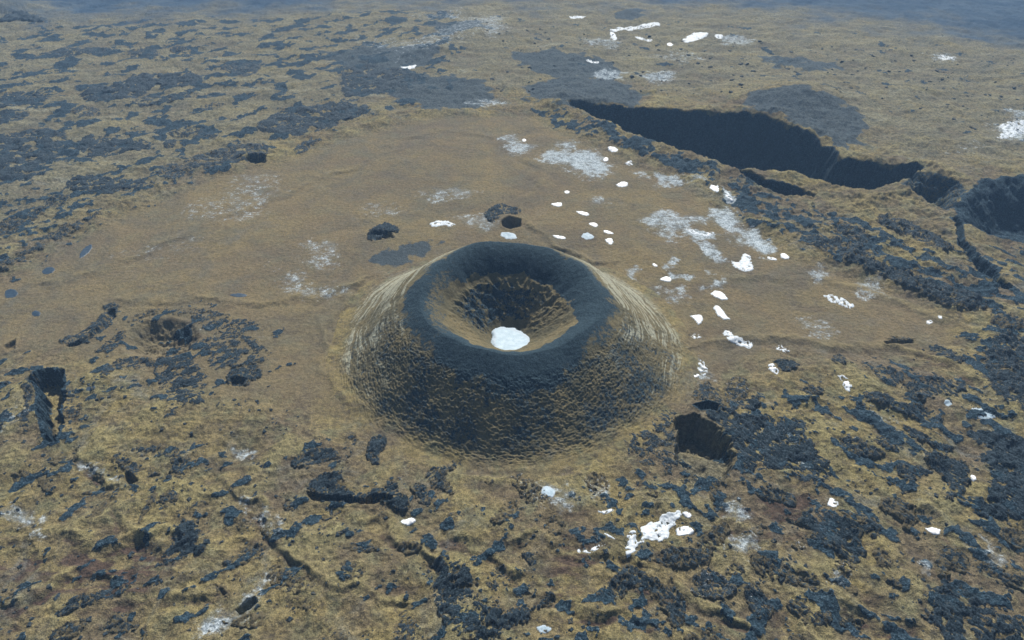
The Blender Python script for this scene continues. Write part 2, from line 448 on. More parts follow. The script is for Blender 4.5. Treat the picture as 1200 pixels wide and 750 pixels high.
def raw_mesh(name, co, q, attrs, m, flat=False):
    me = bpy.data.meshes.new(name)
    me.vertices.add(len(co)); me.vertices.foreach_set('co', co.astype(np.float32).ravel())
    me.loops.add(len(q)*4); me.loops.foreach_set('vertex_index', q.astype(np.int32).ravel())
    me.polygons.add(len(q)); me.polygons.foreach_set('loop_start', np.arange(0, len(q)*4, 4, dtype=np.int32))
    me.polygons.foreach_set('use_smooth', np.full(len(q), not flat))
    me.update(calc_edges=True)
    for k, v in attrs.items():
        a = me.attributes.new(k, 'FLOAT', 'POINT'); a.data.foreach_set('value', np.asarray(v, np.float32).ravel())
    me.materials.append(m); me.validate()
    o = bpy.data.objects.new(name, me); C.objects.link(o)
    return o
def tag(o, label=None, cat=None, group=None, kind=None):
    for k, v in (('label', label), ('category', cat), ('group', group), ('kind', kind)):
        if v: o[k] = v
    return o

# ------------------------------------------------------------------ cover of the ground (all in map space)
DENS = [  # outline, how much bare lava shows, softness
    (W([(-300, 40), (0, 30), (350, 18), (540, 12), (560, 60), (500, 120), (400, 150), (300, 188), (200, 225), (100, 255), (0, 318), (-200, 350)]), .50, 25),
    (W([(620, 126), (660, 130), (720, 150), (770, 168), (800, 184), (850, 205), (900, 222), (960, 245), (1020, 262), (1060, 285), (1110, 310), (1170, 340), (1175, 368), (1120, 358), (1080, 342), (1040, 325), (1000, 312), (960, 297), (920, 285), (880, 262), (845, 232), (800, 207), (760, 187), (700, 167), (650, 146)]), .66, 5),
    (W([(700, 560), (760, 520), (960, 440), (1060, 420), (1150, 440), (1330, 480), (1330, 800), (700, 800), (660, 640)]), .41, 16),
    (W([(480, 600), (600, 560), (720, 560), (720, 800), (460, 800)]), .35, 10),
    (W([(-60, 520), (200, 515), (400, 520), (520, 600), (470, 800), (-60, 800)]), .26, 12),
    (W([(100, 380), (140, 362), (240, 358), (320, 380), (330, 430), (240, 480), (170, 470), (110, 440)]), .30, 10),
    (W([(-100, 420), (20, 420), (100, 440), (100, 530), (-100, 540)]), .42, 10),
    (W([(1090, 300), (1230, 290), (1330, 480), (1150, 480), (1130, 400), (1160, 360)]), .52, 12),
    (W([(560, 12), (1250, 60), (1250, 190), (1000, 120), (700, 80), (580, 60)]), .13, 25),
    (W([(400, 505), (560, 552), (560, 600), (480, 610), (400, 560)]), .26, 6),
]
SNOWS = [
 ('upper of two small snow patches above the frost sheet, near the trench', [(711,173),(717,171),(725,175),(723,179),(714,178)], 0),
 ('tiny round snow spot at the right tip of the frost sheet', [(706,187),(709,184),(713,185),(713,189),(708,190)], 0),
 ('pointed oval snow patch below the frost sheet', [(720,217),(728,213),(735,213),(737,218),(727,220)], 0),
 ('tiny snow spot inside the left frost wisp', [(611,164),(615,162),(618,165),(613,167)], 0),
 ('tiny snow spot, topmost of the row behind the cone', [(660,225),(664,223),(669,225),(665,228)], 0),
 ('tapering snow patch, leftmost of the row behind the cone', [(644,239),(650,238),(659,237),(659,242),(652,243)], 0),
 ('long teardrop snow patch in the middle of the row behind the cone', [(673,247),(685,248),(692,251),(688,254),(680,252)], 0),
 ('bean-shaped snow patch under the teardrop patch', [(688,262),(696,260),(702,264),(699,267),(693,265)], 0),
 ('thin curved snow patch behind the cone, by the grey pond', [(706,270),(713,270),(721,274),(714,275),(708,273)], .1),
 ('triangular snow patch nearest the right shoulder of the cone', [(708,280),(718,279),(719,284),(716,288),(710,284)], 0),
 ('snow sliver against the back of the cone', [(646,275),(655,276),(664,278),(662,281),(650,279)], .05),
 ('snow patch behind the cone, left of the rock hollow', [(503,263),(512,258),(525,259),(536,263),(530,266),(518,264),(505,267)], .2),
 ('snow flake right of the pair of dots, upper plain', [(731,192),(737,188),(742,190),(741,195),(736,194)], .3),
 ('snow patch under the lava edge, right of the upper plain', [(830,219),(837,215),(843,218),(843,226),(834,223)], 0),
 ('short snow dash below the frost wedge', [(765,308),(772,311),(769,314),(764,311)], 0),
 ('big lumpy snow patch at the foot of the frosted lava', [(856,305),(865,308),(870,304),(870,297),(879,298),(881,310),(883,317),(872,319),(862,314)], .1),
 ('narrow snow strip right of the big lumpy patch', [(898,300),(911,303),(911,306),(900,304)], .2),
 ('bluish snow tongue right of the narrow strip', [(913,297),(921,297),(927,304),(916,304)], 0),
 ('snow cap on dark rock right beside the cone', [(771,328),(780,323),(788,326),(786,331),(778,330)], 0),
 ('long snow bean above the notched one, right of the cone', [(832,344),(838,340),(848,343),(855,352),(845,352),(836,348)], 0),
 ('slanted snow patch with a notch, right of the cone', [(835,359),(840,357),(847,363),(851,370),(858,375),(848,375),(840,370)], 0),
 ('hooked snow patch at the right foot of the cone', [(808,370),(822,368),(825,375),(818,382),(815,376),(810,372)], 0),
 ('faint snow fleck below the hooked patch', [(807,392),(820,391),(823,396),(812,398)], .35),
 ('long pitted snow band right of the cone', [(846,389),(855,386),(861,394),(875,398),(885,404),(880,409),(867,406),(853,399)], .2),
 ('ragged snow scrap right of the pitted band', [(904,406),(915,403),(921,410),(929,411),(918,414)], .35),
 ('snow tail left of the leafy lava slab', [(897,430),(905,424),(909,430),(914,437),(908,439)], .15),
 ('snow hook at the lower right foot of the cone', [(791,430),(796,430),(804,438),(812,440),(820,436),(820,442),(808,446),(796,442)], .2),
 ('ragged snow spur rising from the snow hook', [(816,432),(820,420),(826,425),(831,438),(822,442)], .35),
 ('mottled snow arc in the right plain', [(964,346),(975,345),(990,350),(1001,357),(997,363),(985,358),(970,352)], .3),
 ('left of two small snow flecks near the right lava edge', [(1085,376),(1092,374),(1094,379),(1086,381)], .2),
 ('right of two small snow flecks near the right lava edge', [(1098,370),(1104,371),(1104,375),(1100,374)], .2),
 ('bent snow strip in the right plain below the small lava cap', [(980,438),(990,440),(998,452),(998,460),(990,459),(986,448)], .3),
 ('white snow patch in orange moss, lower right', [(1081,618),(1095,619),(1103,621),(1100,629),(1090,626)], 0),
 ('snow tuft on rocks above the toothed lava sheet', [(967,593),(974,582),(980,586),(984,594),(974,596)], .3),
 ('snow in a rocky dimple below the cone, lower left of centre', [(468,610),(480,607),(489,609),(484,615),(472,616)], 0),
 ('large ragged snowfield in the lower right, with a club-shaped end', [(733,625),(743,621),(746,636),(756,630),(752,622),(749,618),(760,613),(768,616),(772,607),(780,602),(790,600),(798,600),(798,607),(792,611),(795,618),(784,621),(785,630),(778,635),(765,634),(757,633),(750,640),(741,651),(733,653),(735,640)], .10),
 ('kite-shaped snow block at the upper right of the ragged snowfield', [(798,602),(804,599),(812,604),(808,609),(802,606)], 0),
 ('cuff-shaped snow block at the right end of the ragged snowfield', [(790,622),(795,618),(806,616),(815,624),(808,628),(795,629)], .05),
 ('thin snow streaks in broken lava below the cone', [(675,642),(685,647),(697,641),(710,635),(709,639),(692,650),(678,649)], .35),
 ('curled snow thread left of the ragged snowfield', [(698,598),(708,600),(720,596),(719,601),(707,604)], .3),
 ('broken snow dash pointing at the ragged snowfield', [(704,624),(715,627),(723,633),(714,631)], .25),
 ('snow strip under the far gravel shelf, top left of centre', [(468,78),(480,78),(489,76),(487,80),(472,82)], .1),
 ('long jagged snow streak on the far plateau', [(713,36),(722,33),(736,31),(746,32),(756,28),(773,26),(775,31),(760,33),(742,35),(724,38)], .25),
 ('snow foot hanging below the far jagged streak', [(713,38),(719,36),(721,41),(724,47),(718,47)], .1),
 ('far snow dashes right under the jagged streak', [(742,42),(752,44),(766,46),(764,49),(748,47)], .3),
 ('flat blue-white snow field at the top right of centre', [(798,50),(806,42),(818,37),(831,39),(829,43),(812,50)], .05),
 ('small snow spot below the far snow dashes', [(780,51),(786,50),(790,53),(784,55)], 0),
 ('thin far snow line left of the jagged streak', [(663,20),(676,18),(690,20),(680,22)], .2),
 ('short far snow dash under the flat field', [(836,41),(846,40),(848,45),(840,46)], .2),
 ('faint far snow streaks over the gravel slope', [(684,70),(696,70),(704,74),(692,75)], .3),
 ('blue-white snow patches at the upper right edge', [(1168,147),(1180,143),(1200,140),(1212,148),(1196,158),(1180,164),(1168,162),(1178,154)], .3),
 ('grey snow trace on the far right plateau', [(1096,64),(1112,63),(1122,69),(1108,73)], .4),
 ('small snow crumb above the ring-shaped lava mass', [(1136,557),(1144,558),(1143,566),(1137,563)], .1),
 ('lower frosted snow wisp under the frost wedge', [(800,268),(812,268),(820,275),(836,271),(838,276),(826,278),(812,275)], .3),
 ('frosted snow ribbon on the lava, right of the frost wedge', [(848,223),(855,226),(861,236),(855,238),(850,231)], .3),
]
def snow_mask(x, y):
    k = np.zeros(x.shape)
    for lab, pts, ho in SNOWS:
        k = np.maximum(k, soft(x, y, W(pts), 6, -2.5, .5))
    return k
CINDER = [W(p) for p in (
    [(862, 120), (900, 116), (945, 119), (985, 128), (1012, 143), (1019, 157), (1005, 168), (992, 180), (965, 164), (925, 147), (885, 136)],
    [(375, 62), (430, 57), (500, 56), (512, 66), (495, 80), (440, 84), (400, 78)],
    [(430, 92), (480, 88), (560, 92), (578, 108), (560, 126), (500, 128), (470, 118), (440, 108)],
    [(600, 62), (650, 60), (700, 70), (735, 84), (720, 92), (650, 90), (610, 78)],
    [(618, 100), (660, 92), (720, 94), (750, 108), (748, 128), (700, 128), (640, 122), (615, 114)],
    [(925, 75), (980, 72), (990, 80), (940, 84)], [(500, 30), (560, 28), (575, 38), (520, 45)],
    [(720, 15), (750, 13), (755, 22), (730, 24)], [(895, 68), (940, 66), (955, 74), (905, 80)],
    [(440, 300), (470, 282), (500, 280), (490, 296), (460, 308)],
)]
FROST = [(W(p), a) for p, a in (
    ([(638, 176), (655, 168), (668, 165), (671, 174), (690, 175), (702, 185), (712, 190), (714, 200), (698, 202), (680, 198), (660, 192), (645, 185)], .95),
    ([(590, 160), (603, 155), (612, 164), (632, 166), (620, 172), (604, 178), (594, 176)], .75),
    ([(756, 255), (766, 246), (785, 243), (802, 249), (823, 252), (820, 257), (805, 262), (792, 272), (775, 266), (760, 259)], .85),
    ([(830, 246), (852, 242), (866, 250), (861, 259), (874, 268), (888, 270), (903, 290), (893, 293), (878, 287), (866, 284), (870, 272), (850, 265), (836, 256)], .95),
    ([(815, 280), (828, 279), (842, 290), (850, 302), (838, 304), (826, 293)], .85),
    ([(768, 200), (782, 205), (799, 205), (798, 211), (785, 215), (770, 216), (784, 210)], .9),
    ([(808, 207), (826, 210), (825, 214), (810, 213)], .7), ([(690, 225), (705, 227), (714, 235), (700, 237)], .6),
    ([(846, 222), (855, 226), (862, 238), (852, 238)], .9), ([(742, 198), (758, 197), (762, 205), (748, 206)], .6),
    ([(800, 270), (815, 266), (840, 270), (838, 277), (815, 278)], .9),
    ([(785, 316), (812, 319), (812, 325), (786, 323)], .75), ([(818, 335), (836, 332), (848, 322), (830, 316), (845, 318), (850, 326), (830, 336)], .75),
    ([(768, 332), (800, 332), (812, 350), (795, 352), (775, 340)], .55), ([(775, 308), (793, 299), (794, 309), (780, 311)], .8),
    ([(735, 312), (745, 306), (750, 312), (742, 322), (752, 330), (738, 322)], .7),
    ([(948, 315), (965, 308), (972, 322), (955, 330)], .6), ([(1015, 325), (1032, 325), (1036, 345), (1015, 348), (1004, 340)], .6),
    ([(940, 370), (965, 368), (985, 385), (975, 395), (945, 392)], .5), ([(788, 428), (822, 412), (834, 440), (815, 446), (795, 444)], .6),
    ([(355, 285), (385, 278), (400, 290), (392, 305), (368, 312)], .55), ([(320, 312), (340, 308), (372, 328), (400, 335), (380, 345), (345, 335)], .55),
    ([(230, 235), (300, 205), (325, 208), (320, 235), (280, 250), (240, 248)], .45), ([(130, 292), (180, 285), (240, 272), (230, 290), (170, 303)], .3),
    ([(540, 252), (575, 245), (586, 256), (575, 265), (548, 262)], .55), ([(495, 222), (530, 216), (560, 222), (535, 230), (500, 235)], .55),
    ([(418, 235), (450, 232), (470, 245), (430, 250)], .45),
    ([(430, 45), (490, 50), (520, 35), (560, 25), (575, 35), (550, 50), (510, 62), (450, 60)], .5), ([(520, 20), (585, 22), (590, 42), (575, 45), (560, 30)], .6),
    ([(690, 84), (735, 86), (730, 96), (700, 92)], .8), ([(748, 88), (785, 82), (788, 96), (760, 98)], .75), ([(680, 45), (730, 48), (720, 56), (690, 54)], .6),
    ([(1170, 145), (1200, 130), (1210, 165), (1175, 165), (1165, 152)], .75), ([(1085, 64), (1110, 62), (1122, 70), (1100, 74)], .5),
    ([(760, 65), (800, 60), (830, 68), (800, 74)], .5), ([(840, 40), (875, 44), (885, 56), (850, 54)], .65),
    ([(1130, 165), (1110, 178), (1140, 182), (1160, 172)], .35), ([(540, 118), (580, 114), (600, 120), (560, 124)], .6), ([(470, 20), (540, 10), (560, 16), (490, 28)], .4),
    ([(90, 540), (108, 545), (135, 552), (138, 560), (118, 555), (96, 548)], .7), ([(0, 592), (30, 595), (52, 618), (48, 628), (25, 612), (0, 605)], .6),
    ([(268, 520), (300, 525), (298, 535), (275, 532)], .65), ([(285, 585), (310, 598), (328, 630), (322, 632), (305, 610), (284, 595)], .55),
    ([(228, 745), (240, 728), (270, 726), (310, 680), (314, 682), (285, 728), (260, 738), (240, 748)], .75),
    ([(845, 590), (870, 588), (880, 605), (862, 612), (848, 604)], .6), ([(855, 630), (885, 620), (890, 640), (870, 652), (850, 642)], .6),
    ([(610, 560), (660, 565), (690, 590), (650, 598), (625, 585)], .5), ([(685, 555), (708, 552), (715, 578), (695, 585)], .55),
    ([(1020, 480), (1060, 495), (1050, 505), (1030, 498)], .4), ([(870, 500), (930, 515), (950, 545), (900, 540)], .35),
    ([(1150, 630), (1172, 640), (1172, 662), (1156, 664)], .65), ([(1078, 658), (1092, 658), (1090, 676), (1078, 676)], .65), ([(975, 665), (1000, 672), (990, 690), (972, 682)], .4),
    ([(400, 395), (425, 350), (445, 330), (440, 345), (415, 385), (402, 410)], .5),
    ([(10, 480), (35, 478), (30, 500), (5, 505)], .45), ([(200, 380), (300, 372), (350, 390), (300, 410)], .18), ([(540, 30), (900, 20), (1100, 70), (900, 110), (650, 60)], .14),
)]
REDS = [(W(p), a) for p, a in (
    ([(-50, 620), (120, 610), (230, 640), (240, 700), (120, 740), (-50, 800)], 1.0), ([(430, 680), (500, 675), (510, 730), (440, 720)], .9),
    ([(650, 600), (740, 600), (800, 690), (780, 760), (660, 760), (620, 690)], .9), ([(800, 380), (860, 330), (950, 320), (1060, 380), (960, 430), (860, 430)], .55),
    ([(860, 560), (940, 560), (1060, 640), (1060, 750), (880, 750), (820, 660)], .9), ([(200, 520), (330, 540), (320, 600), (200, 600)], .5),
    ([(620, 290), (700, 240), (850, 300), (860, 400), (790, 380), (720, 300)], .55), ([(1080, 380), (1150, 380), (1140, 460), (1040, 470)], .6),
    ([(300, 150), (620, 130), (740, 220), (600, 250), (400, 240)], .25), ([(520, 600), (600, 600), (620, 660), (540, 660)], .6),
)]

LICHEN = W([(-900, 330), (-300, 300), (0, 290), (120, 240), (320, 160), (480, 110), (620, 105), (900, 110), (1060, 185), (1200, 190), (1500, 230), (1900, 300), (1500, -20), (600, -25), (-600, -20)])
NX, NY = 1600, 1200
py_rows = np.linspace(850, -18, NY)
rows_y = np.array([plane(600, v)[1] for v in py_rows])
far_rows = np.geomspace(rows_y[-1]*1.03, 30000, 45)
rows_y = np.concatenate([[rows_y[0]-300, rows_y[0]-80], rows_y, far_rows])
half = (rows_y*CP + CAM_H*SP)*HT*1.16
half[0] = half[1] = half[2]*1.5
side = np.array([1.03, 1.08, 1.16, 1.3, 1.55, 2.0, 3.0, 5.0, 9.0])
U = np.concatenate([-side[::-1], np.linspace(-1, 1, NX), side])
NX = len(U)
GXm = half[:, None]*U[None, :]; GYm = np.repeat(rows_y[:, None], NX, 1)
x = GXm.ravel(); y = GYm.ravel()
def land(x, y):
    parts = {}
    z = H(x, y, True, parts)
    fy = sstep(430, 620, y)
    pat = (1-fy)*(.6*flow_noise(x, y, 10, 5, 33, .52) + .5*fbm(x, y, 8, 4, 41, .5)) + fy*(.5*flow_noise(x, y, 20, 6, 133, .6, 1.7) + .62*fbm(x, y, 26, 5, 141, .55))
    dens = np.zeros_like(x)
    for P, dv, sf in DENS:
        dens = np.maximum(dens, dv*soft(x, y, P, sf*2.2, -sf, sf, sf*1.2, sf*2, 35))
    dens = dens*(1 + .55*fbm(x, y, 85, 3, 37))
    lava = sstep(-.03, .05, pat - (.33 - .52*dens))*(dens > .02)
    lava = lava*sstep(118, 126, parts['dc'])
    lava = lava*sstep(400, 100, parts['edge'])
    # bare rock on pit walls
    for P, dep, wd, fr, rn in PITS[2:4]:
        s = sd_local(x, y, P, 12)
        lava = np.maximum(lava, .8*sstep(-2, .5, s)*sstep(wd*.8+3, wd*.3, s))
    for P, v in ((TRENCH, 1), (HOLLOW, .75), (CRACK, 1), (CRACK2, 1), (SCAR, .55)):  # lava tone across whole hollows, painting in the shade of their far walls
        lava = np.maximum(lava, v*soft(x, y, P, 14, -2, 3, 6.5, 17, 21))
    cinder = np.zeros_like(x)
    for P in CINDER: cinder = np.maximum(cinder, soft(x, y, P, 28, -9, 8, 20, 20, 43))
    frost = np.zeros_like(x)
    for P, a in FROST:
        P = np.asarray(P); sz = max(1.6, .22*min(np.ptp(P[:, 0]), np.ptp(P[:, 1])))
        frost = np.maximum(frost, a*soft(x, y, P, sz*3, -sz*1.6, sz*.9, sz*1.8, sz*2.5, 45))
    lichen_lit = np.maximum(soft(x, y, LICHEN, 90, -40, 50, 40, 60, 49), .9*soft(x, y, PITS[1][0], 5, 0, 2))  # black pit floor is paled as well, painting in its sunlit rubble
    red = np.zeros_like(x)
    for P, a in REDS: red = np.maximum(red, a*soft(x, y, P, 20, -15, 20))
    kn = fbm(x, y, 34, 4, 5)
    knoll = sstep(.02, .38, kn)*(1-parts['basin'])*.9
    knoll = np.maximum(knoll, sstep(.25, 1.1, parts['bank'])*.9)
    red = np.maximum(red, .15)*(.35 + 1.1*sstep(.1, -.3, kn)) + .9*sstep(-.15, -.7, parts['bank'])
    lava = lava*(1-snow_mask(x, y))
    z = z + lava*(.35 + .55*ridged(x, y, 3.2, 3, 47))*(1-parts['far'])
    return z, lava, cinder, frost, red, lichen_lit, knoll, parts['basin'], sstep(-90, 170, parts['edge'] + 190*fbm(x, y, 70, 6, 63, .62))
z, lava, cinder, frost, red, lichen_lit, knoll, basin, farm = par(land, len(x), x, y)
sh = GXm.shape
ground = grid_mesh('ground', GXm, GYm, z.reshape(sh), dict(lava=lava, cinder=cinder, frost=frost, red=red, lichen_lit=lichen_lit, knoll=knoll, basin=basin, far=farm), M_GROUND)
tag(ground, kind='structure')

# ------------------------------------------------------------------ the cone
def cone():
    nr, na = 430, 1500
    rr = np.linspace(0, 1, nr)**.9*122; aa = np.linspace(0, 2*math.pi, na+1)[:-1]
    Rr, A = np.meshgrid(rr, aa, indexing='ij')
    ca, sa = np.cos(A), np.sin(A)               # sa=+1 is away from the viewer, ca=+1 is right
    K = 3.0
    def n3(f, s, k=K, fr=None): return perlin3(ca*k+7, sa*k+7, (Rr if fr is None else fr)*f, s)
    wob = 1 + .035*perlin3(ca*1.2+3, sa*1.2+3, 0*Rr, 3) + .02*perlin3(ca*4+3, sa*4+3, Rr*.02, 4)
    r = Rr/wob
    fr_ = sstep(-.1, 1, -sa)
    cr = 50.5 - 7.5*fr_ + 1.5*perlin3(ca*2+5, sa*2+5, 0*Rr, 18)
    crest = 32.3 + 6.5*np.maximum(sa, 0) - 3.5*fr_ + 1.9*perlin3(ca*2.6+5, sa*2.6+5, 0*Rr, 19) - 1.5*ca + 1.2*perlin3(ca*1.5, sa*1.5, 0*Rr+.5, 8)
    base = 103 + 1*ca - 14*fr_ + 9*np.exp(-((A-2.45)/.4)**2)
    # profile: funnel floor 11.5 m wide at +5, lip at 36 m, rounded crest at 53 m, flank to the foot
    lip = 36 - 1.5*fr_ - 2.5*np.maximum(sa, 0) + 1.8*perlin3(ca*5+1, sa*5+1, 0*Rr, 12) 
    lipz = 25.6 + 1.8*sa + 1.0*perlin3(ca*3+1, sa*3+1, 0*Rr, 14)
    floor = 4.2
    t1 = np.clip((r-9)/(lip-9), 0, 1)
    zin = floor + (lipz-floor)*(t1**1.08)
    t2 = np.clip((r-lip)/(cr-lip), 0, 1)
    zmid = lipz + (crest-lipz)*(1-(1-t2)**1.8)
    t3 = np.clip((r-cr)/(base-cr), 0, 1)
    zout = crest*(.34*(1-t3**1.25) + .66*(1-sstep(-.25, 1.0, t3))/(1-sstep(-.25, 1.0, 0.0)))
    foot = np.clip((r-base)/15, 0, 1)
    zz = np.where(r < lip, zin, np.where(r < cr, zmid, zout))
    # soften the foot
    zz = np.where(r > base-8, np.maximum(zz, 0)+ .35*np.exp(-((r-base)/4)**2), zz)
    zz = zz + .25*sstep(base-10, base, r) - 3.0*foot**2.2
    X = CX + Rr*ca; Y = CY + Rr*sa
    X0, Y0 = X, Y
    flank = sstep(cr+5, cr+15, r)*sstep(base+2, base-6, r)
    inner = sstep(lip, lip-4, r)
    # contour-parallel ridges, strong at the sides and back; shingled clods on the front
    side = np.clip(np.abs(ca)*1.25-.12, 0, 1); side = np.maximum(side, sstep(.2, .8, sa))
    frontness = sstep(.35, -.35, sa)
    warp = 2.2*perlin3(ca*2.2, sa*2.2, Rr*.02, 21) + 1.2*fbm(X0, Y0, 14, 3, 57)
    ter = (1-2*np.abs(perlin3(ca*1.1+9, sa*1.1+9, (Rr+warp*2.2)*.34, 22)))*.6 + (1-2*np.abs(perlin3(ca*2.0+9, sa*2.0+9, (Rr+warp)*.85, 23)))*.4
    lines = np.clip(ter, 0, 1)
    clods = (1-2*np.abs(perlin3(ca*12, sa*12, Rr*.40+warp*.3, 25)))*.4 + (1-2*np.abs(perlin3(ca*25, sa*25, Rr*.75+warp*.4, 26)))*.45 + perlin3(ca*60, sa*60, Rr*1.3, 28)*.5
    xf, yf = X.ravel(), Y.ravel()
    f1 = fbm(xf, yf, 3.0, 3, 71).reshape(X.shape); f2 = ridged(xf, yf, 5.5, 4, 73).reshape(X.shape); f3 = fbm(xf, yf, 13, 3, 75).reshape(X.shape)
    zz = zz + flank*(.40*(lines-.5)*side*(1-.6*frontness) + (.25+.75*frontness)*.78*clods + 1.0*f3)
    # slump scars
    zz = zz + .28*f1*(1-.7*sstep(9, 4, r))
    zz = zz + inner*sstep(11, 16, r)*(1.5*f2*(.35+.65*sstep(-.5, .4, sa)) + .6*f3)
    # foot ring follows the plain
    g = H(xf, yf, True).reshape(X.shape)
    zz = zz + g*sstep(60, 95, Rr) + sstep(60, 40, Rr)*0
    # cover
    th = np.arctan2(sa, ca)
    dl = .9*sstep(-.15, .12, fbm(xf, yf, 16, 4, 81).reshape(X.shape)+.02)
    upper = sstep(80-10*fr_, 58-8*fr_, Rr + 9*fbm(xf, yf, 12, 3, 83).reshape(X.shape) + 9*sstep(.1, .9, np.abs(ca)) + 10*sstep(.1, .9, sa))
    ringd = sstep(lip-1, lip+1.5, r + 6*fbm(xf, yf, 10, 5, 89, .6).reshape(X.shape) + 2.0*ca*sstep(-.3,.3,sa))*upper
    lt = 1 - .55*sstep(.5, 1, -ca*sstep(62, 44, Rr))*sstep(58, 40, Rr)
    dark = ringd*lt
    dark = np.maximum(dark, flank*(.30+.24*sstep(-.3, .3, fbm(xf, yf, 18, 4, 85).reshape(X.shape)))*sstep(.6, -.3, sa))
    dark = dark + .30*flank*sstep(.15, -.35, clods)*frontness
    rock = inner*sstep(34, 27, Rr + 7*fbm(xf, yf, 8, 3, 87).reshape(X.shape))*sstep(11, 15, r)*(.22+.38*sstep(-.3, .5, sa))
    rock = rock*(1-.5*sstep(.3, .9, ca))
    pale = flank*side*sstep(.25, .85, lines)*(.34+.45*sstep(-.6, .2, sa))*(.55+.9*sstep(-.3, .4, fbm(xf, yf, 14, 4, 99).reshape(X.shape))) + .45*sstep(49, 56, r)*sstep(0, .7, sa)*sstep(-.3,.4,lines)
    pale = np.maximum(pale, .55*sstep(3.5, 0, np.abs(Rr-58-2*sa))*sstep(.35, .8, sa))
    q = np.arange(nr*na).reshape(nr, na); qn = np.roll(q, -1, 1)
    Q = np.stack([q[:-1], q[1:], qn[1:], qn[:-1]], -1).reshape(-1, 4)
    co = np.stack([X, Y, zz], -1).reshape(-1, 3)
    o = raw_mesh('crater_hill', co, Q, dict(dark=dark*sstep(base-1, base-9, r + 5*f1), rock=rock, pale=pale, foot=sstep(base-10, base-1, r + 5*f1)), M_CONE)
    tag(o, kind='structure', label='large round cinder cone with a dark rim and a deep funnel crater at the centre of the plain')
cone()

# ------------------------------------------------------------------ patches that lie on the land (lava outcrops, snow, pools)
def step_at(yc):
    return math.hypot(yc, CAM_H)/668.0*1.05     # ground size of about one picture element
def patch_grid(P, amp, step):
    P = np.asarray(P)
    mx = amp*1.2+step*3
    xs = np.arange(P[:, 0].min()-mx, P[:, 0].max()+mx, step)
    ys = np.arange(P[:, 1].min()-mx, P[:, 1].max()+mx, step*1.25)
    return np.meshgrid(xs, ys)

seed_counter = [100]
def rounded(P, n=1):
    for _ in range(n):
        Q = np.roll(P, -1, 0); P = np.stack([.75*P+.25*Q, .25*P+.75*Q], 1).reshape(-1, 2)
    return P
def outcrop(label, pts, high=1.0, hole=.3, frost=0.0, frag=1.0, step_mul=1.0, group=None, name='lava_outcrop', cat='lava outcrop', kind=None):
    P = rounded(np.array([ground_pt(*p) for p in pts]))
    area = abs(np.sum(P[:, 0]*np.roll(P[:, 1], -1)-np.roll(P[:, 0], -1)*P[:, 1]))/2
    size = math.sqrt(area); amp = min(5, .19*size)*frag
    step = step_at(P[:, 1].mean())*step_mul*.95
    X, Y = patch_grid(P, amp, step); s = seed_counter[0]; seed_counter[0] += 1
    xf, yf = X.ravel(), Y.ravel()
    sd = sd_local(xf, yf, P, amp*2+step*4)
    n = .75*flow_noise(xf, yf, max(2.2, amp*1.0), 5, 33, .66, 2.0) + .45*fbm(xf, yf, 3.0, 4, 39, .7)
    d = sd + amp*1.25*n + amp*.16
    # holes where moss comes through
    hn = fbm(xf, yf, max(2.5, size*.16), 4, 51, .6)
    d = np.minimum(d, (hn + .55 - hole*.9)*size*.25)
    d = d - 4*snow_mask(xf, yf)
    k = sstep(-.2, max(.9, .1*size)*.6, d)
    block = ridged(xf, yf, 4.0, 4, 91); big = fbm(xf, yf, 11, 3, 95)
    cr = np.exp(-(flow_noise(xf, yf, 2.2, 3, 97, .55, 4.0)/.09)**2)
    zz = H(xf, yf, False) + k*(high*(.72+.9*big) + .42*min(high, 1.6)*block - 1.0*min(high, 1.6)*cr) - .25
    zz = np.where(d < 0, zz-.9, zz)
    D = d.reshape(X.shape)
    c = np.maximum(np.maximum(D[:-1, :-1], D[1:, :-1]), np.maximum(D[:-1, 1:], D[1:, 1:]))
    keep = c > 0
    # drop specks
    if keep.sum() < 6: keep = poly_sd(xf, yf, P).reshape(X.shape)[:-1, :-1] > 0
    moss = np.clip(.34 - d*.22, -.16, .34)
    o = grid_mesh(name, X, Y, zz.reshape(X.shape), dict(moss=moss + .16*math.sin(s*12.9898)*abs(math.sin(s*7.1)), frost=np.full(len(xf), frost)), M_LAVA, keep, flat=False)
    return tag(o, label, None if kind else cat, group, kind)

def snow(label, pts, m=None, amp_k=.10, hole=0.0, thick=.35, name='snow_patch', cat='snow patch', group=None, kind=None, z0=None):
    P = np.array([ground_pt(*p) for p in pts]) if z0 is None else np.array([plane(*p, z0) for p in pts])
    P = rounded(P, 2)
    area = abs(np.sum(P[:, 0]*np.roll(P[:, 1], -1)-np.roll(P[:, 0], -1)*P[:, 1]))/2
    size = math.sqrt(area); amp = max(.25, amp_k*size)
    step = step_at(P[:, 1].mean())*.62
    X, Y = patch_grid(P, amp, step)
    xf, yf = X.ravel(), Y.ravel()
    sd = sd_local(xf, yf, P, amp*2+step*4)
    d = sd + amp*1.5*fbm(xf, yf, max(1.5, amp*3), 4, 133, .6)
    if hole: d = np.minimum(d, (fbm(xf, yf, 2.6, 4, 151, .65) + .42 - hole)*3)
    base = (H(xf, yf, True) if z0 is None else np.full(len(xf), z0))
    zz = base + ((.08 if name == 'water' else .15) if z0 is None else 0) + thick*sstep(-.1, 1.6, d) + .06*fbm(xf, yf, 3, 2, 7)
    zz = np.where(d < 0, base-.5, zz)
    D = d.reshape(X.shape)
    keep = np.maximum(np.maximum(D[:-1, :-1], D[1:, :-1]), np.maximum(D[:-1, 1:], D[1:, 1:])) > 0
    o = grid_mesh(name, X, Y, zz.reshape(X.shape), dict(edge=sstep(max(1.0, .22*size), 0, d)), m or M_SNOW, keep)
    return tag(o, label, None if kind else cat, group, kind)

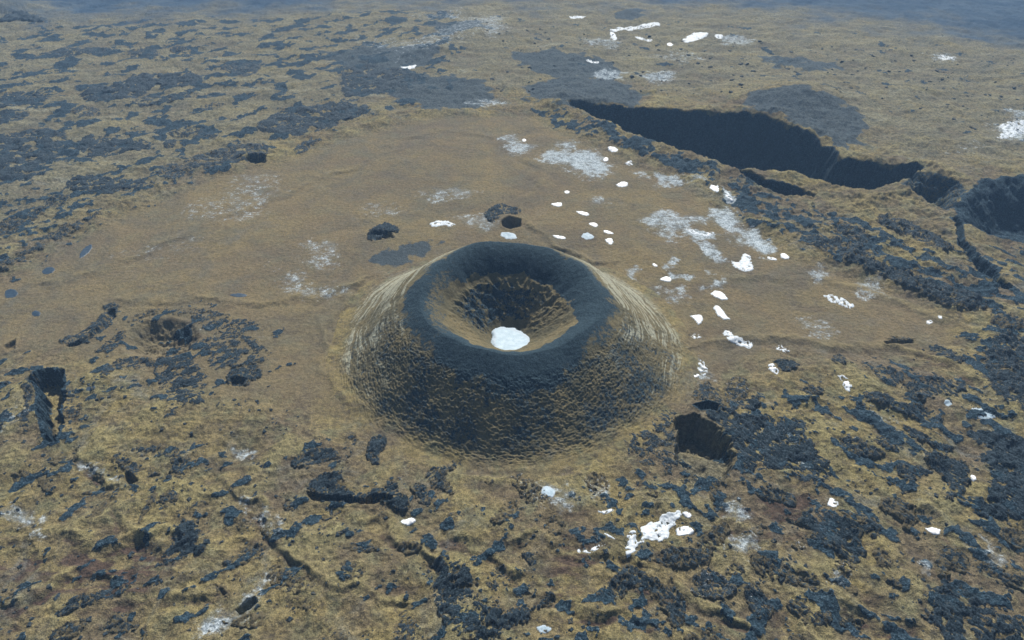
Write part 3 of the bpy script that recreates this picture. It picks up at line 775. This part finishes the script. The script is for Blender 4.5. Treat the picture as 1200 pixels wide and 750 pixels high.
# ------------------------------------------------------------------ lava outcrops
GL = 'dark lava outcrops breaking through the moss'
OUT = [  # label, outline, height, holes, frost
 # far left field
 ('broad dark lava field cut off by the left edge, beside the sandy tongue', [(-30,165),(20,156),(52,150),(80,154),(82,166),(68,182),(75,188),(52,200),(35,212),(5,214),(-30,205)], 2.2,.35,0),
 ('long dark lava slab right of the left-edge lava field', [(88,172),(92,163),(112,158),(140,164),(172,164),(183,170),(170,177),(140,180),(112,187),(95,182)], 2.0,.3,0),
 ('largest dark ragged ridge in the far left field, under small knolls', [(92,110),(118,100),(132,103),(150,90),(170,86),(205,86),(240,89),(238,97),(205,104),(190,101),(170,110),(150,117),(115,120),(96,116)], 3.0,.3,0),
 ('leaf-shaped lava slab on the edge of the bare plain, upper left', [(73,216),(98,204),(110,203),(128,209),(150,212),(178,210),(183,216),(165,222),(145,222),(128,230),(105,226),(88,226)], 2.0,.3,0),
 ('small lava slab below the leaf-shaped slab, upper left', [(35,249),(58,231),(82,228),(84,236),(68,243),(45,250)], 1.8,.35,0),
 ('frosted lava clump left of the little shadowed cave', [(182,201),(195,192),(215,194),(230,197),(233,202),(212,210),(200,213),(188,208)], 1.8,.35,.2),
 ('grey lava hump rising around the little shadowed cave', [(214,192),(225,184),(245,178),(262,176),(275,169),(300,167),(315,172),(314,183),(290,187),(262,191),(240,200),(222,198)], 2.0,.3,.2),
 ('flat triangular dark outcrop high in the upper left', [(252,80),(278,74),(305,73),(306,82),(290,92),(276,88)], 1.6,.1,0),
 ('wide rough grey lava slope on the upper edge of the bare plain', [(298,150),(312,138),(330,130),(360,126),(385,121),(412,120),(440,125),(420,138),(395,148),(375,154),(355,162),(340,160),(325,157),(305,155)], 2.4,.3,.15),
 ('thin dark lens of lava above the upper left bare ground', [(228,128),(255,117),(268,124),(252,132)], 1.5,.3,0),
 ('thin lava sliver between two dark ridges, far left', [(82,128),(105,123),(122,130),(110,138),(92,138)], 1.8,.3,0),
 ('small peaked black knoll in the far left field', [(195,60),(210,53),(222,58),(215,62)], 3.0,.1,0),
 ('long low dark ridge at the far upper left', [(40,63),(70,58),(100,55),(128,57),(145,63),(120,66),(95,64),(62,67)], 2.0,.3,0),
 ('dark lava scrap at the left edge above the broad field', [(-20,133),(12,128),(36,132),(28,141),(5,147),(-20,148)], 2.0,.3,0),
 ('tiny round lava knob right of the long slab, upper left', [(189,172),(198,163),(209,165),(202,176)], 1.6,.2,0),
 ('forked lava tip pointing into the bare plain', [(344,181),(350,167),(368,160),(382,166),(368,170),(355,181)], 1.6,.3,.2),
 ('dark ragged lava shelf left of the gravel slope, top centre', [(398,80),(425,74),(455,80),(488,84),(494,94),(480,104),(460,112),(425,112),(405,124),(398,110)], 2.2,.35,0),
 ('dark lava bar hugging the left edge below the ridge', [(-20,120),(10,108),(45,106),(62,112),(50,121),(20,124),(-20,132)], 2.0,.4,0),
 ('pair of merged lava humps under the largest far ridge', [(150,118),(175,113),(200,112),(225,106),(232,112),(205,120),(180,126),(160,126)], 2.0,.4,0),
 ('lava strip below the wide grey slope, upper centre', [(190,158),(215,150),(240,152),(262,158),(245,164),(215,162)], 1.6,.4,.1),
 ('low lava ridge running out from the far left knoll', [(140,62),(165,56),(190,60),(188,68),(155,70)], 1.8,.4,0),
 ('ragged dark chain edging the bare plain at far left', [(-20,322),(2,308),(22,298),(42,288),(62,272),(85,262),(110,250),(122,248),(108,262),(85,275),(62,284),(45,296),(25,306),(5,322)], 2.0,.35,.1),
 ('upper lava chain parallel to the bare plain, cut by the left edge', [(-20,275),(0,262),(20,254),(45,246),(54,250),(35,260),(15,270),(-20,290)], 2.0,.3,0),
 # left middle
 ('winding black lava crack left of the round pit', [(66,402),(84,393),(100,386),(114,376),(120,366),(126,356),(138,352),(140,365),(130,380),(112,394),(95,404),(80,406)], 1.2,.15,0),
 ('lava cap along the upper rim of the round pit', [(148,376),(160,367),(182,363),(198,360),(225,362),(252,364),(272,368),(262,378),(246,384),(236,388),(230,374),(200,367),(172,370),(156,380)], 1.2,.42,.1),
 ('grey lava apron right of the round pit', [(236,400),(248,392),(268,390),(292,394),(305,402),(320,410),(312,424),(290,428),(262,434),(246,430),(238,418)], 1.3,.35,.15),
 ('forked lava tongue hanging below the round pit', [(180,422),(200,417),(222,420),(236,432),(240,450),(240,470),(226,474),(214,476),(204,488),(194,492),(198,472),(192,458),(182,442)], 1.4,.3,.15),
 ('curved lava strip below left of the round pit', [(116,444),(120,432),(136,422),(155,418),(180,420),(178,432),(160,434),(140,430),(126,440)], 1.4,.2,0),
 ('narrow lava spur left of the round pit', [(108,414),(126,400),(144,386),(150,392),(142,404),(124,414)], 1.2,.3,.1),
 ('thin lava streaks upper right of the round pit', [(252,376),(280,372),(304,378),(300,386),(276,392),(256,394)], 1.1,.4,.1),
 ('broken rocks around the small sinkhole right of the round pit', [(263,440),(275,432),(290,428),(307,430),(307,441),(297,446),(286,452),(270,452)], 1.6,.25,.1),
 ('dark ledge along the left rim of the long cleft', [(26,448),(36,438),(42,436),(40,452),(38,470),(36,500),(28,512),(20,500),(30,475)], 1.6,.15,0),
 ('speckled lava apron right of the long cleft', [(80,452),(90,460),(98,478),(96,495),(82,500),(74,490),(78,470)], 1.2,.45,.1),
 # lower left
 ('ragged horseshoe of lava rubble, lower left', [(150,528),(168,522),(200,520),(216,530),(223,545),(216,560),(200,563),(190,557),(204,546),(196,536),(175,530),(160,538)], 1.4,.4,.1),
 ('dark lava lip beside the small hole at lower left', [(128,538),(142,530),(154,534),(162,548),(182,552),(190,556),(175,560),(166,556),(158,566),(148,560),(144,548)], 1.5,.1,0),
 ('flat lava slab below the long cleft', [(57,541),(75,534),(92,532),(90,539),(75,545),(60,546)], 1.2,.15,0),
 ('round-ended lava lump near the left edge', [(12,556),(26,550),(38,553),(30,562),(20,568),(13,564)], 1.4,.2,0),
 ('cluster of small lava knobs near the left edge', [(44,560),(60,556),(66,566),(66,577),(56,581),(46,572)], 1.4,.3,.1),
 ('little oval lava cap beside the frost streak, lower left', [(108,560),(118,556),(127,563),(122,567),(112,566)], 1.4,0,0),
 ('pair of lava crusts below the frost streak', [(94,580),(108,574),(124,573),(131,578),(126,584),(108,582)], 1.3,.2,0),
 ('thin slanting lava strip with a knobbly end, lower left', [(98,608),(110,600),(116,592),(128,586),(129,596),(120,602),(108,609)], 1.2,.3,0),
 ('lava pillar with a tail running down, lower left', [(166,600),(166,585),(172,572),(184,576),(190,586),(180,592),(170,602),(160,617)], 1.2,.25,0),
 ('rounded rubble lump right of the lava tail', [(184,584),(198,573),(208,578),(210,588),(200,595),(188,592)], 1.4,.2,.1),
 ('low rubble band under the rounded lump, lower left', [(204,598),(222,592),(240,584),(245,590),(232,600),(212,603)], 1.2,.3,.1),
 ('blocky dark lava stack with a foot to the right, lower left', [(185,661),(190,650),(203,642),(204,626),(206,612),(220,608),(231,616),(236,632),(228,640),(240,641),(238,649),(220,650),(206,660),(192,663)], 1.8,.05,0),
 ('long slanting lava bar in the brown lower left', [(68,721),(76,706),(92,698),(106,698),(128,690),(150,682),(153,691),(138,700),(112,706),(92,714),(74,722)], 1.6,.1,0),
 ('squat anvil of lava at the lower left', [(112,735),(126,731),(136,718),(144,724),(150,730),(167,731),(156,741),(132,744)], 1.6,.1,0),
 ('lava crust cut by the bottom edge, far left', [(50,752),(66,736),(82,730),(100,724),(104,735),(88,745),(78,756)], 1.5,.25,0),
 ('small oval lava block in the brown ground', [(144,671),(152,663),(160,666),(156,673),(148,674)], 1.3,0,0),
 ('wedge of dark lava above the small cave, lower left', [(258,657),(275,651),(290,640),(305,637),(313,645),(308,656),(295,656),(282,664),(266,663)], 1.6,.15,0),
 ('curved lava arc beside the thin frost curve', [(272,612),(283,604),(298,612),(314,622),(326,636),(318,637),(304,622),(288,617),(276,622)], 1.3,.3,0),
 ('lava edging left of the small cave', [(248,684),(258,684),(270,694),(272,702),(260,700)], 1.3,.1,0),
 ('lava rubble under the small cave at the bottom', [(255,729),(275,728),(290,722),(306,712),(318,716),(310,730),(300,738),(278,735)], 1.3,.3,.15),
 ('scattered lava blocks right of the small cave', [(312,668),(326,660),(338,668),(356,672),(370,684),(364,694),(348,692),(340,700),(322,690),(314,682)], 1.4,.35,0),
 ('lava chain running to the lower edge left of centre', [(340,700),(356,698),(372,712),(370,722),(356,716),(344,710)], 1.3,.35,0),
 ('pair of blocks at the lower edge left of centre', [(378,750),(384,732),(398,736),(410,744),(404,756)], 1.3,.2,0),
 ('ribbed lava wedge lower left of the cone', [(339,546),(346,536),(360,528),(376,523),(392,527),(404,534),(390,539),(374,546),(356,551)], 1.8,.05,0),
 ('large lava sheet with a long black overhang, below left of the cone', [(356,574),(364,564),(384,556),(400,550),(404,560),(392,566),(402,574),(425,578),(450,572),(462,566),(470,577),(480,592),(476,600),(464,602),(452,590),(425,586),(400,592),(372,587)], 2.2,.05,0),
 ('small round lava cap left of the long overhang', [(330,592),(338,584),(346,590),(346,600),(336,602)], 1.5,0,0),
 ('lava crumbs under the long overhang', [(371,606),(380,596),(394,593),(398,602),(384,612)], 1.2,.35,0),
 # lower centre
 ('leaning lava tower with a hooked top at the foot of the cone', [(429,528),(434,514),(444,509),(454,514),(452,525),(442,534),(446,543),(436,545),(429,538)], 1.8,0,0),
 ('ragged grey lava crust left of the leaning lava tower', [(402,522),(410,508),(420,508),(418,522),(408,540),(402,534)], 1.4,.3,.1),
 ('smooth dark lava block below the cone, left of the winding crust', [(478,570),(488,566),(499,568),(502,578),(507,590),(498,595),(490,588),(484,578)], 1.9,0,0),
 ('winding lava crust below the foot of the cone', [(496,554),(508,548),(522,546),(532,541),(544,542),(536,550),(524,554),(520,562),(530,568),(530,582),(518,576),(506,574),(504,564)], 1.7,.15,0),
 ('little lava knob alone under the cone', [(566,563),(574,559),(581,565),(574,573)], 1.3,.1,.2),
 ('slanting rough lava strip under the cone', [(571,612),(580,603),(592,590),(603,582),(608,590),(604,602),(594,610),(584,616)], 1.5,.25,.1),
 ('broken lava slabs above the blue ice patch', [(594,562),(606,554),(620,558),(632,570),(646,580),(634,588),(620,592),(610,584),(606,572)], 1.5,.4,.3),
 ('square dark lava block below the broken slabs', [(637,610),(648,604),(660,607),(664,618),(656,627),(640,625)], 1.7,.1,0),
 ('frost-speckled lava left of the right-hand plain, lower centre', [(684,562),(694,552),(706,556),(714,570),(710,582),(698,580),(688,570)], 1.4,.35,.35),
 ('tiny lava crust left of the slanting strip', [(521,607),(528,599),(538,602),(536,611),(526,612)], 1.3,.1,.1),
 ('low lava ridge below the snow-filled dimple', [(458,648),(468,636),(484,634),(496,639),(492,646),(478,652),(470,646)], 1.6,.15,0),
 ('thin lava row left of the low ridge, lower centre', [(398,646),(410,634),(428,641),(446,635),(446,644),(428,648),(408,652)], 1.2,.35,0),
 ('lava scraps in the yellow moss, lower centre', [(398,660),(412,656),(430,668),(424,678),(404,680)], 1.3,.4,0),
 ('largest lava mass at the bottom, centre', [(504,664),(512,654),(524,652),(544,658),(556,670),(556,684),(548,692),(560,698),(572,704),(586,716),(604,718),(626,708),(642,698),(654,690),(652,700),(634,714),(612,728),(592,742),(572,752),(548,750),(528,740),(516,726),(510,708),(504,694),(510,680)], 2.0,.22,.1),
 ('brownish rubble slope right of the largest bottom lava mass', [(566,686),(576,668),(590,660),(602,668),(606,682),(594,692),(578,694)], 1.3,.45,.2),
 ('small lava slab pointing at the bottom ice puddle', [(609,650),(616,645),(624,650),(631,662),(626,667),(616,658)], 1.6,0,.2),
 ('lava crumb right above the slanted slab', [(604,637),(611,628),(620,632),(618,640),(610,643)], 1.2,.2,.1),
 ('tall forked lava finger at the lower edge', [(454,756),(466,734),(468,718),(478,712),(479,724),(488,724),(490,740),(494,756)], 1.5,.1,0),
 ('lava fleck at the bottom between finger and mass', [(498,756),(500,744),(514,742),(524,750),(520,758)], 1.4,.2,0),
 ('arched lava wall below the ragged snowfield', [(700,696),(706,686),(718,680),(728,664),(740,660),(752,670),(764,680),(786,688),(800,694),(802,722),(798,738),(786,736),(778,716),(764,698),(750,688),(738,692),(728,702),(708,706)], 2.0,.08,.05),
 ('layered lava step under the right end of the ragged snowfield', [(763,656),(775,644),(788,640),(806,642),(826,640),(836,650),(832,660),(812,666),(788,665),(770,662)], 1.8,.1,.1),
 ('small black rock above the ragged snowfield', [(756,578),(763,571),(770,575),(772,582),(766,584)], 1.6,0,0),
 # around the black pit
 ('lava apron left of the black pit', [(728,516),(734,500),(752,484),(770,474),(788,470),(794,480),(790,492),(792,515),(800,532),(794,552),(778,560),(766,546),(756,550),(744,538),(734,530)], 1.3,.35,.25),
 ('round speckled lava knoll above the black pit', [(846,462),(850,450),(862,440),(874,444),(880,456),(876,468),(862,476),(850,472)], 1.6,.15,.3),
 ('lava rubble between the snow hook and the narrow hole', [(808,470),(812,456),(824,444),(836,452),(846,462),(848,480),(832,468)], 1.3,.2,.3),
 ('broad ribbed lava apron right of the black pit', [(820,484),(846,476),(876,470),(888,460),(892,474),(880,488),(902,486),(930,490),(946,492),(944,506),(958,520),(960,536),(978,552),(972,564),(952,568),(932,562),(930,552),(912,552),(890,554),(870,550),(860,545),(858,515),(842,497)], 1.8,.16,.18),
 ('lava blocks under the lit lip of the black pit', [(794,562),(808,556),(826,562),(846,556),(858,550),(852,566),(838,572),(812,574)], 1.3,.3,.1),
 # right
 ('leafy lava slab right of its own snow tail', [(899,432),(906,424),(918,421),(930,424),(938,430),(926,436),(912,437)], 1.8,.05,.1),
 ('small lava cap in the plain right of the leafy slab', [(970,420),(980,414),(991,420),(992,428),(980,428)], 1.5,.1,.1),
 ('low curved lava lip below the small cap', [(938,458),(948,452),(962,454),(968,460),(956,463),(946,462)], 1.6,.1,0),
 ('ragged lava crust in the middle of the right plain', [(1021,432),(1030,426),(1044,430),(1056,438),(1062,446),(1048,453),(1034,450)], 1.5,.3,0),
 ('long lava bar near the frosty arc, right', [(1086,409),(1096,404),(1112,410),(1128,418),(1136,422),(1120,426),(1100,418)], 1.5,.15,0),
 ('rough lava island below the long bar', [(1057,458),(1066,446),(1082,440),(1100,442),(1114,446),(1132,450),(1128,462),(1112,466),(1096,462),(1086,472),(1068,470)], 1.7,.25,.1),
 ('long dark lava slug above the blue ice lens', [(1006,466),(1020,459),(1040,461),(1048,470),(1068,474),(1088,480),(1106,492),(1100,498),(1078,494),(1056,486),(1040,478),(1022,472)], 1.8,.08,0),
 ('thin black sliver of rock in the right plain', [(1036,397),(1050,394),(1072,396),(1072,400),(1050,400)], 1.2,0,0),
 ('black hackly cliff band under the right end of the crevice', [(984,306),(1002,300),(1020,303),(1036,310),(1058,316),(1078,326),(1106,334),(1140,344),(1158,354),(1156,366),(1132,364),(1104,356),(1076,344),(1052,332),(1028,322),(1004,314)], 3.2,.18,0),
 ('upper lava band with pale tops left of the black cliff', [(938,284),(952,276),(980,280),(1010,288),(1030,298),(1018,304),(990,300),(962,294)], 2.2,.3,.1),
 ('blue-black lava mass on the right edge', [(1152,408),(1162,394),(1180,388),(1200,392),(1230,400),(1230,480),(1196,486),(1174,470),(1158,452),(1146,436),(1156,426)], 2.2,.25,0),
 ('dark lava island under the right crevice end', [(1156,372),(1172,366),(1200,372),(1215,384),(1190,388),(1168,386)], 2.2,.3,0),
 ('knobbly lava row on the upper right slope', [(1026,254),(1044,250),(1070,262),(1098,276),(1120,292),(1108,298),(1082,286),(1054,274),(1036,266)], 2.4,.3,.1),
 ('twin lava lumps above the boulder-strewn ring, right', [(974,268),(992,262),(1008,270),(1024,280),(1012,286),(990,280)], 2.0,.3,0),
 # lower right
 ('lava knob with frosted top right of the black pit apron', [(982,517),(992,512),(1006,514),(1020,522),(1036,530),(1032,540),(1016,538),(1000,533),(988,526)], 1.8,.1,.25),
 ('lava hump touching the frosted knob', [(1022,514),(1032,509),(1048,512),(1060,524),(1058,531),(1040,527),(1028,522)], 1.8,.15,.15),
 ('ragged lava lump left of the right-edge mass', [(1047,552),(1058,540),(1072,546),(1088,548),(1096,556),(1080,560),(1070,567),(1056,561)], 1.8,.15,0),
 ('big lava boot shape in the lower right', [(1082,534),(1096,530),(1108,537),(1126,540),(1138,552),(1134,568),(1124,582),(1112,588),(1102,584),(1114,572),(1104,562),(1094,552),(1086,544)], 2.2,.05,.1),
 ('long thin lava blade above the boot shape', [(1054,499),(1070,504),(1088,512),(1106,520),(1122,528),(1108,530),(1088,522),(1066,513)], 1.8,.05,0),
 ('huge dark lava mass filling the right edge', [(1122,506),(1150,502),(1180,510),(1240,520),(1240,612),(1190,608),(1160,610),(1136,602),(1140,590),(1160,578),(1156,560),(1164,548),(1140,538),(1160,530),(1140,516)], 2.2,.2,.03),
 ('narrow lava tongue left of the brown boulder hollow', [(879,577),(890,571),(904,574),(920,574),(934,586),(934,596),(920,593),(908,588),(892,586)], 1.8,.1,0),
 ('broad toothed lava sheet in the lower right', [(912,602),(922,608),(940,612),(944,594),(956,600),(972,604),(988,604),(1004,614),(1020,610),(1036,622),(1026,630),(1012,624),(1004,634),(1012,650),(1008,660),(990,656),(976,646),(960,636),(948,622),(928,614)], 2.2,.12,.05),
 ('spiky lava row leading right from the toothed sheet', [(980,600),(994,596),(1012,604),(1032,612),(1034,620),(1014,616),(996,608)], 1.7,.25,0),
 ('hooked lava island in the orange moss, right', [(1028,590),(1038,583),(1054,585),(1068,594),(1076,606),(1070,618),(1060,624),(1056,612),(1044,604),(1036,600)], 2.0,.1,0),
 ('small hanging lava lobe right of the toothed sheet', [(1020,648),(1030,641),(1040,648),(1047,660),(1044,668),(1030,666),(1024,656)], 1.7,.1,0),
 ('ring-shaped lava mass at the right', [(1098,646),(1106,640),(1122,644),(1134,654),(1136,668),(1126,674),(1116,664),(1108,668),(1112,680),(1100,680),(1094,664)], 1.8,.15,.05),
 ('frosty rock lump below the boulder hollow', [(924,640),(934,632),(946,634),(944,644),(932,646)], 1.6,.1,.4),
 ('long rubble train down the lower right', [(874,652),(888,650),(904,654),(918,662),(940,670),(962,676),(970,688),(958,694),(938,690),(914,682),(894,674),(880,662)], 1.7,.3,.2),
 ('small arched lava block left of the rubble train', [(847,668),(856,660),(868,662),(876,670),(866,674),(856,676),(854,682)], 1.8,0,0),
 ('triangular lava mound with frost at its centre', [(807,696),(812,680),(820,668),(832,664),(842,674),(854,682),(864,690),(862,698),(846,703),(820,701)], 2.2,0,.35),
 ('flat lava tongue under the triangular mound', [(836,708),(848,703),(862,704),(862,712),(846,712)], 1.7,0,0),
 ('lava wedge with white streaks right of the triangular mound', [(870,692),(878,684),(888,688),(898,698),(910,712),(902,724),(888,729),(880,716),(874,704)], 1.9,.1,.3),
 ('split lava block low in the right corner area', [(918,706),(930,702),(944,708),(954,720),(972,716),(976,728),(966,735),(948,734),(932,722)], 1.9,.15,.05),
 ('lava stub right of the split block', [(978,724),(996,724),(1016,730),(1004,738),(986,738)], 1.7,.2,.05),
 ('small tadpole of lava in the golden moss', [(1035,680),(1046,676),(1056,684),(1058,692),(1046,688)], 1.6,0,0),
 ('large dim lava mass in the lower right corner', [(1078,706),(1094,692),(1110,680),(1126,690),(1150,698),(1164,716),(1190,724),(1230,740),(1230,770),(1100,770),(1098,736),(1084,722)], 1.9,.3,.05),
 ('bowed lava bank right of the ring-shaped mass', [(1140,660),(1156,658),(1176,670),(1200,676),(1230,690),(1216,700),(1186,690),(1160,680),(1146,672)], 1.8,.25,.05),
 ('lava patch at the right edge above the bowed bank', [(1168,622),(1184,617),(1204,630),(1212,646),(1190,646),(1176,636)], 1.9,.2,0),
 ('little lava comb beside the round dimple', [(987,688),(996,683),(1006,690),(1004,698),(994,695)], 1.6,.1,.05),
 ('swept lava ramp right of the ragged snowfield', [(802,650),(812,636),(828,622),(846,610),(856,616),(850,634),(836,646),(816,652)], 1.6,.15,.15),
 ('pointed lava block above the triangular mound', [(878,627),(886,616),(894,612),(902,622),(888,628)], 1.6,.05,.1),
 ('dark rubble spot under the black pit lip', [(829,574),(838,569),(846,578),(842,589),(832,587)], 1.7,0,.05),
 ('lava lump touching the bottom edge left of the dark wedge', [(802,742),(818,734),(838,738),(852,748),(850,760),(802,760)], 1.8,.2,.15),
 ('dark rock on the bottom edge right of the wedge', [(922,756),(926,744),(940,742),(946,750),(944,760)], 1.8,.1,.05),
 ('cracked grey crust right of the rubble train', [(975,660),(988,654),(1004,664),(998,672),(984,670)], 1.5,.35,.35),
 ('rock ring around the hollow at the upper foot of the cone', [(566,252),(574,244),(586,238),(600,242),(612,248),(606,252),(594,250),(584,256),(576,262)], 1.8,.3,.15),
 ('dark jagged outcrop behind the left shoulder of the cone', [(428,276),(436,268),(448,262),(462,264),(470,272),(456,276),(442,281),(434,284)], 2.4,.05,0),
 ('low dark ridge on the far left skyline', [(-12,18),(6,11),(22,12),(36,17),(58,23),(50,27),(24,24),(-12,26)], 4,.1,0),
]
for lab, pts, hh, ho, fr in OUT:
    outcrop(lab, pts, hh, ho, fr, group=GL)

# ------------------------------------------------------------------ snow patches, each one a thing
GS = 'snow patches left on the plain'
for lab, pts, ho in SNOWS:
    snow(lab, pts, M_SNOWD if ho > .12 else M_SNOW, hole=ho, group=GS, amp_k=.13 if ho > .05 else .09)
GI = 'blue-grey ice puddles'
for lab, pts in [
 ('blue ice lens in the lava field at the right', [(1135,480),(1145,477),(1160,482),(1169,490),(1155,494),(1142,490)]),
 ('little ice puddle left of the blue ice lens', [(1104,470),(1112,469),(1117,474),(1110,478)]),
 ('glassy ice patch between broken slabs below the cone', [(632,576),(640,568),(651,574),(650,583),(640,584)]),
 ('ice puddle at the bottom edge right of the largest lava mass', [(627,736),(636,732),(649,737),(642,743),(632,742)]),
 ('grey pond ice behind the cone, beside the snow sliver', [(679,277),(686,272),(694,275),(698,279),(688,282)]),
 ('pale ice fan at the back foot of the cone', [(584,273),(594,271),(606,275),(606,280),(592,281)]),
]:
    snow(lab, pts, M_ICEG, amp_k=.08, thick=.1, name='ice_patch', cat='ice patch', group=GI)
FLOORZ = 4.2
snow('pale blue round frozen lake at the bottom of the cone crater', [(574,388),(580,384),(592,383),(604,385),(616,391),(623,399),(622,407),(614,414),(598,419),(584,416),(577,407),(575,400),(578,396)], M_ICE, amp_k=.05, thick=.35, name='frozen_lake', cat='frozen lake', z0=6.0)
for pts in [
 [(5,341),(12,338),(20,340),(22,346),(12,350),(5,349)], [(49,317),(57,312),(65,314),(64,319),(55,322),(49,321)],
 [(36,367),(42,363),(49,366),(46,371),(38,371)], [(92,300),(98,290),(108,285),(109,291),(100,300),(93,304)],
 [(268,345),(282,343),(292,346),(284,349),(272,348)],
 [(143,462),(146,450),(150,450),(151,459),(147,463)][:0] or [(100,455),(110,451),(114,455),(108,459),(101,459)],
]:
    snow(None, pts, M_POOL, amp_k=.06, thick=.03, name='water', kind='structure')
# ------------------------------------------------------------------ loose stones and rock crumbs, nobody could count them
def rubble(name, n, zone, smin, smax, seed, label):
    rng = np.random.RandomState(seed)
    P = np.array(W(zone)); bb = P.min(0), P.max(0)
    pts = []
    got = 0
    xs = rng.uniform(bb[0][0], bb[1][0], n*6); ys = rng.uniform(bb[0][1], bb[1][1], n*6)
    sd = poly_sd(xs, ys, P)
    dn = fbm(xs, ys, 18, 3, 201) + rng.rand(n*6)*.5
    dc = np.hypot(xs-CX, ys-CY)
    ok = (sd > 0) & (dn > .32) & (dc > 112) & (sd_local(xs, ys, TRENCH, 2) < -2)
    xs, ys = xs[ok][:n], ys[ok][:n]; n = len(xs)
    zs = H(xs, ys, True)
    base = np.array([(-1,-1,-.6),(1,-1,-.6),(1,1,-.6),(-1,1,-.6),(-.7,-.6,.6),(.65,-.7,.5),(.6,.7,.7),(-.6,.65,.45)], float)
    quads = np.array([(0,1,5,4),(1,2,6,5),(2,3,7,6),(3,0,4,7),(4,5,6,7),(3,2,1,0)])
    s = smin + (smax-smin)*rng.rand(n)**3
    a = rng.rand(n)*6.28
    v = base[None]*(1+.35*rng.randn(n, 8, 3)*.6)
    v = v*s[:, None, None]*np.array([1, .8, .7])*(.7+.6*rng.rand(n, 1, 3))
    vx = v[..., 0]*np.cos(a)[:, None]-v[..., 1]*np.sin(a)[:, None]; vy = v[..., 0]*np.sin(a)[:, None]+v[..., 1]*np.cos(a)[:, None]
    co = np.stack([vx+xs[:, None], vy+ys[:, None], v[..., 2]+zs[:, None]], -1).reshape(-1, 3)
    q = (quads[None]+8*np.arange(n)[:, None, None]).reshape(-1, 4)
    o = raw_mesh(name, co, q, dict(moss=np.zeros(len(co)), frost=np.zeros(len(co))), M_LAVA, True)
    tag(o, label, kind='stuff')
rubble('loose_stones', 1900, [(-60, 420), (330, 470), (520, 570), (760, 560), (1000, 420), (1260, 380), (1300, 800), (-100, 800)], .35, 1.3, 5, 'scattered dark stones on the mossy near ground')
rubble('far_boulders', 420, [(560, 30), (1250, 70), (1250, 185), (1000, 120), (690, 110), (580, 110)], .8, 2.6, 6, 'scattered boulders over the far plateau')

# ------------------------------------------------------------------ haze
def haze():
    x0, x1, y0, y1, z0, z1 = -32000, 32000, -2500, 31500, -135, CAM_H+14
    co = np.array([(x0,y0,z0),(x1,y0,z0),(x1,y1,z0),(x0,y1,z0),(x0,y0,z1),(x1,y0,z1),(x1,y1,z1),(x0,y1,z1)], float)
    q = np.array([(3,2,1,0),(4,5,6,7),(0,1,5,4),(1,2,6,5),(2,3,7,6),(3,0,4,7)])
    m = bpy.data.materials.new('air'); m.use_nodes = True; n = m.node_tree.nodes; n.clear()
    out = n.new('ShaderNodeOutputMaterial'); v = n.new('ShaderNodeVolumePrincipled')
    v.inputs['Density'].default_value = HAZE_DENSITY; v.inputs['Color'].default_value = (.36, .62, 1.0, 1); v.inputs['Anisotropy'].default_value = 0.0
    m.node_tree.links.new(v.outputs[0], out.inputs['Volume'])
    o = raw_mesh('haze', co, q, {}, m, True)
    tag(o, kind='stuff')
haze()
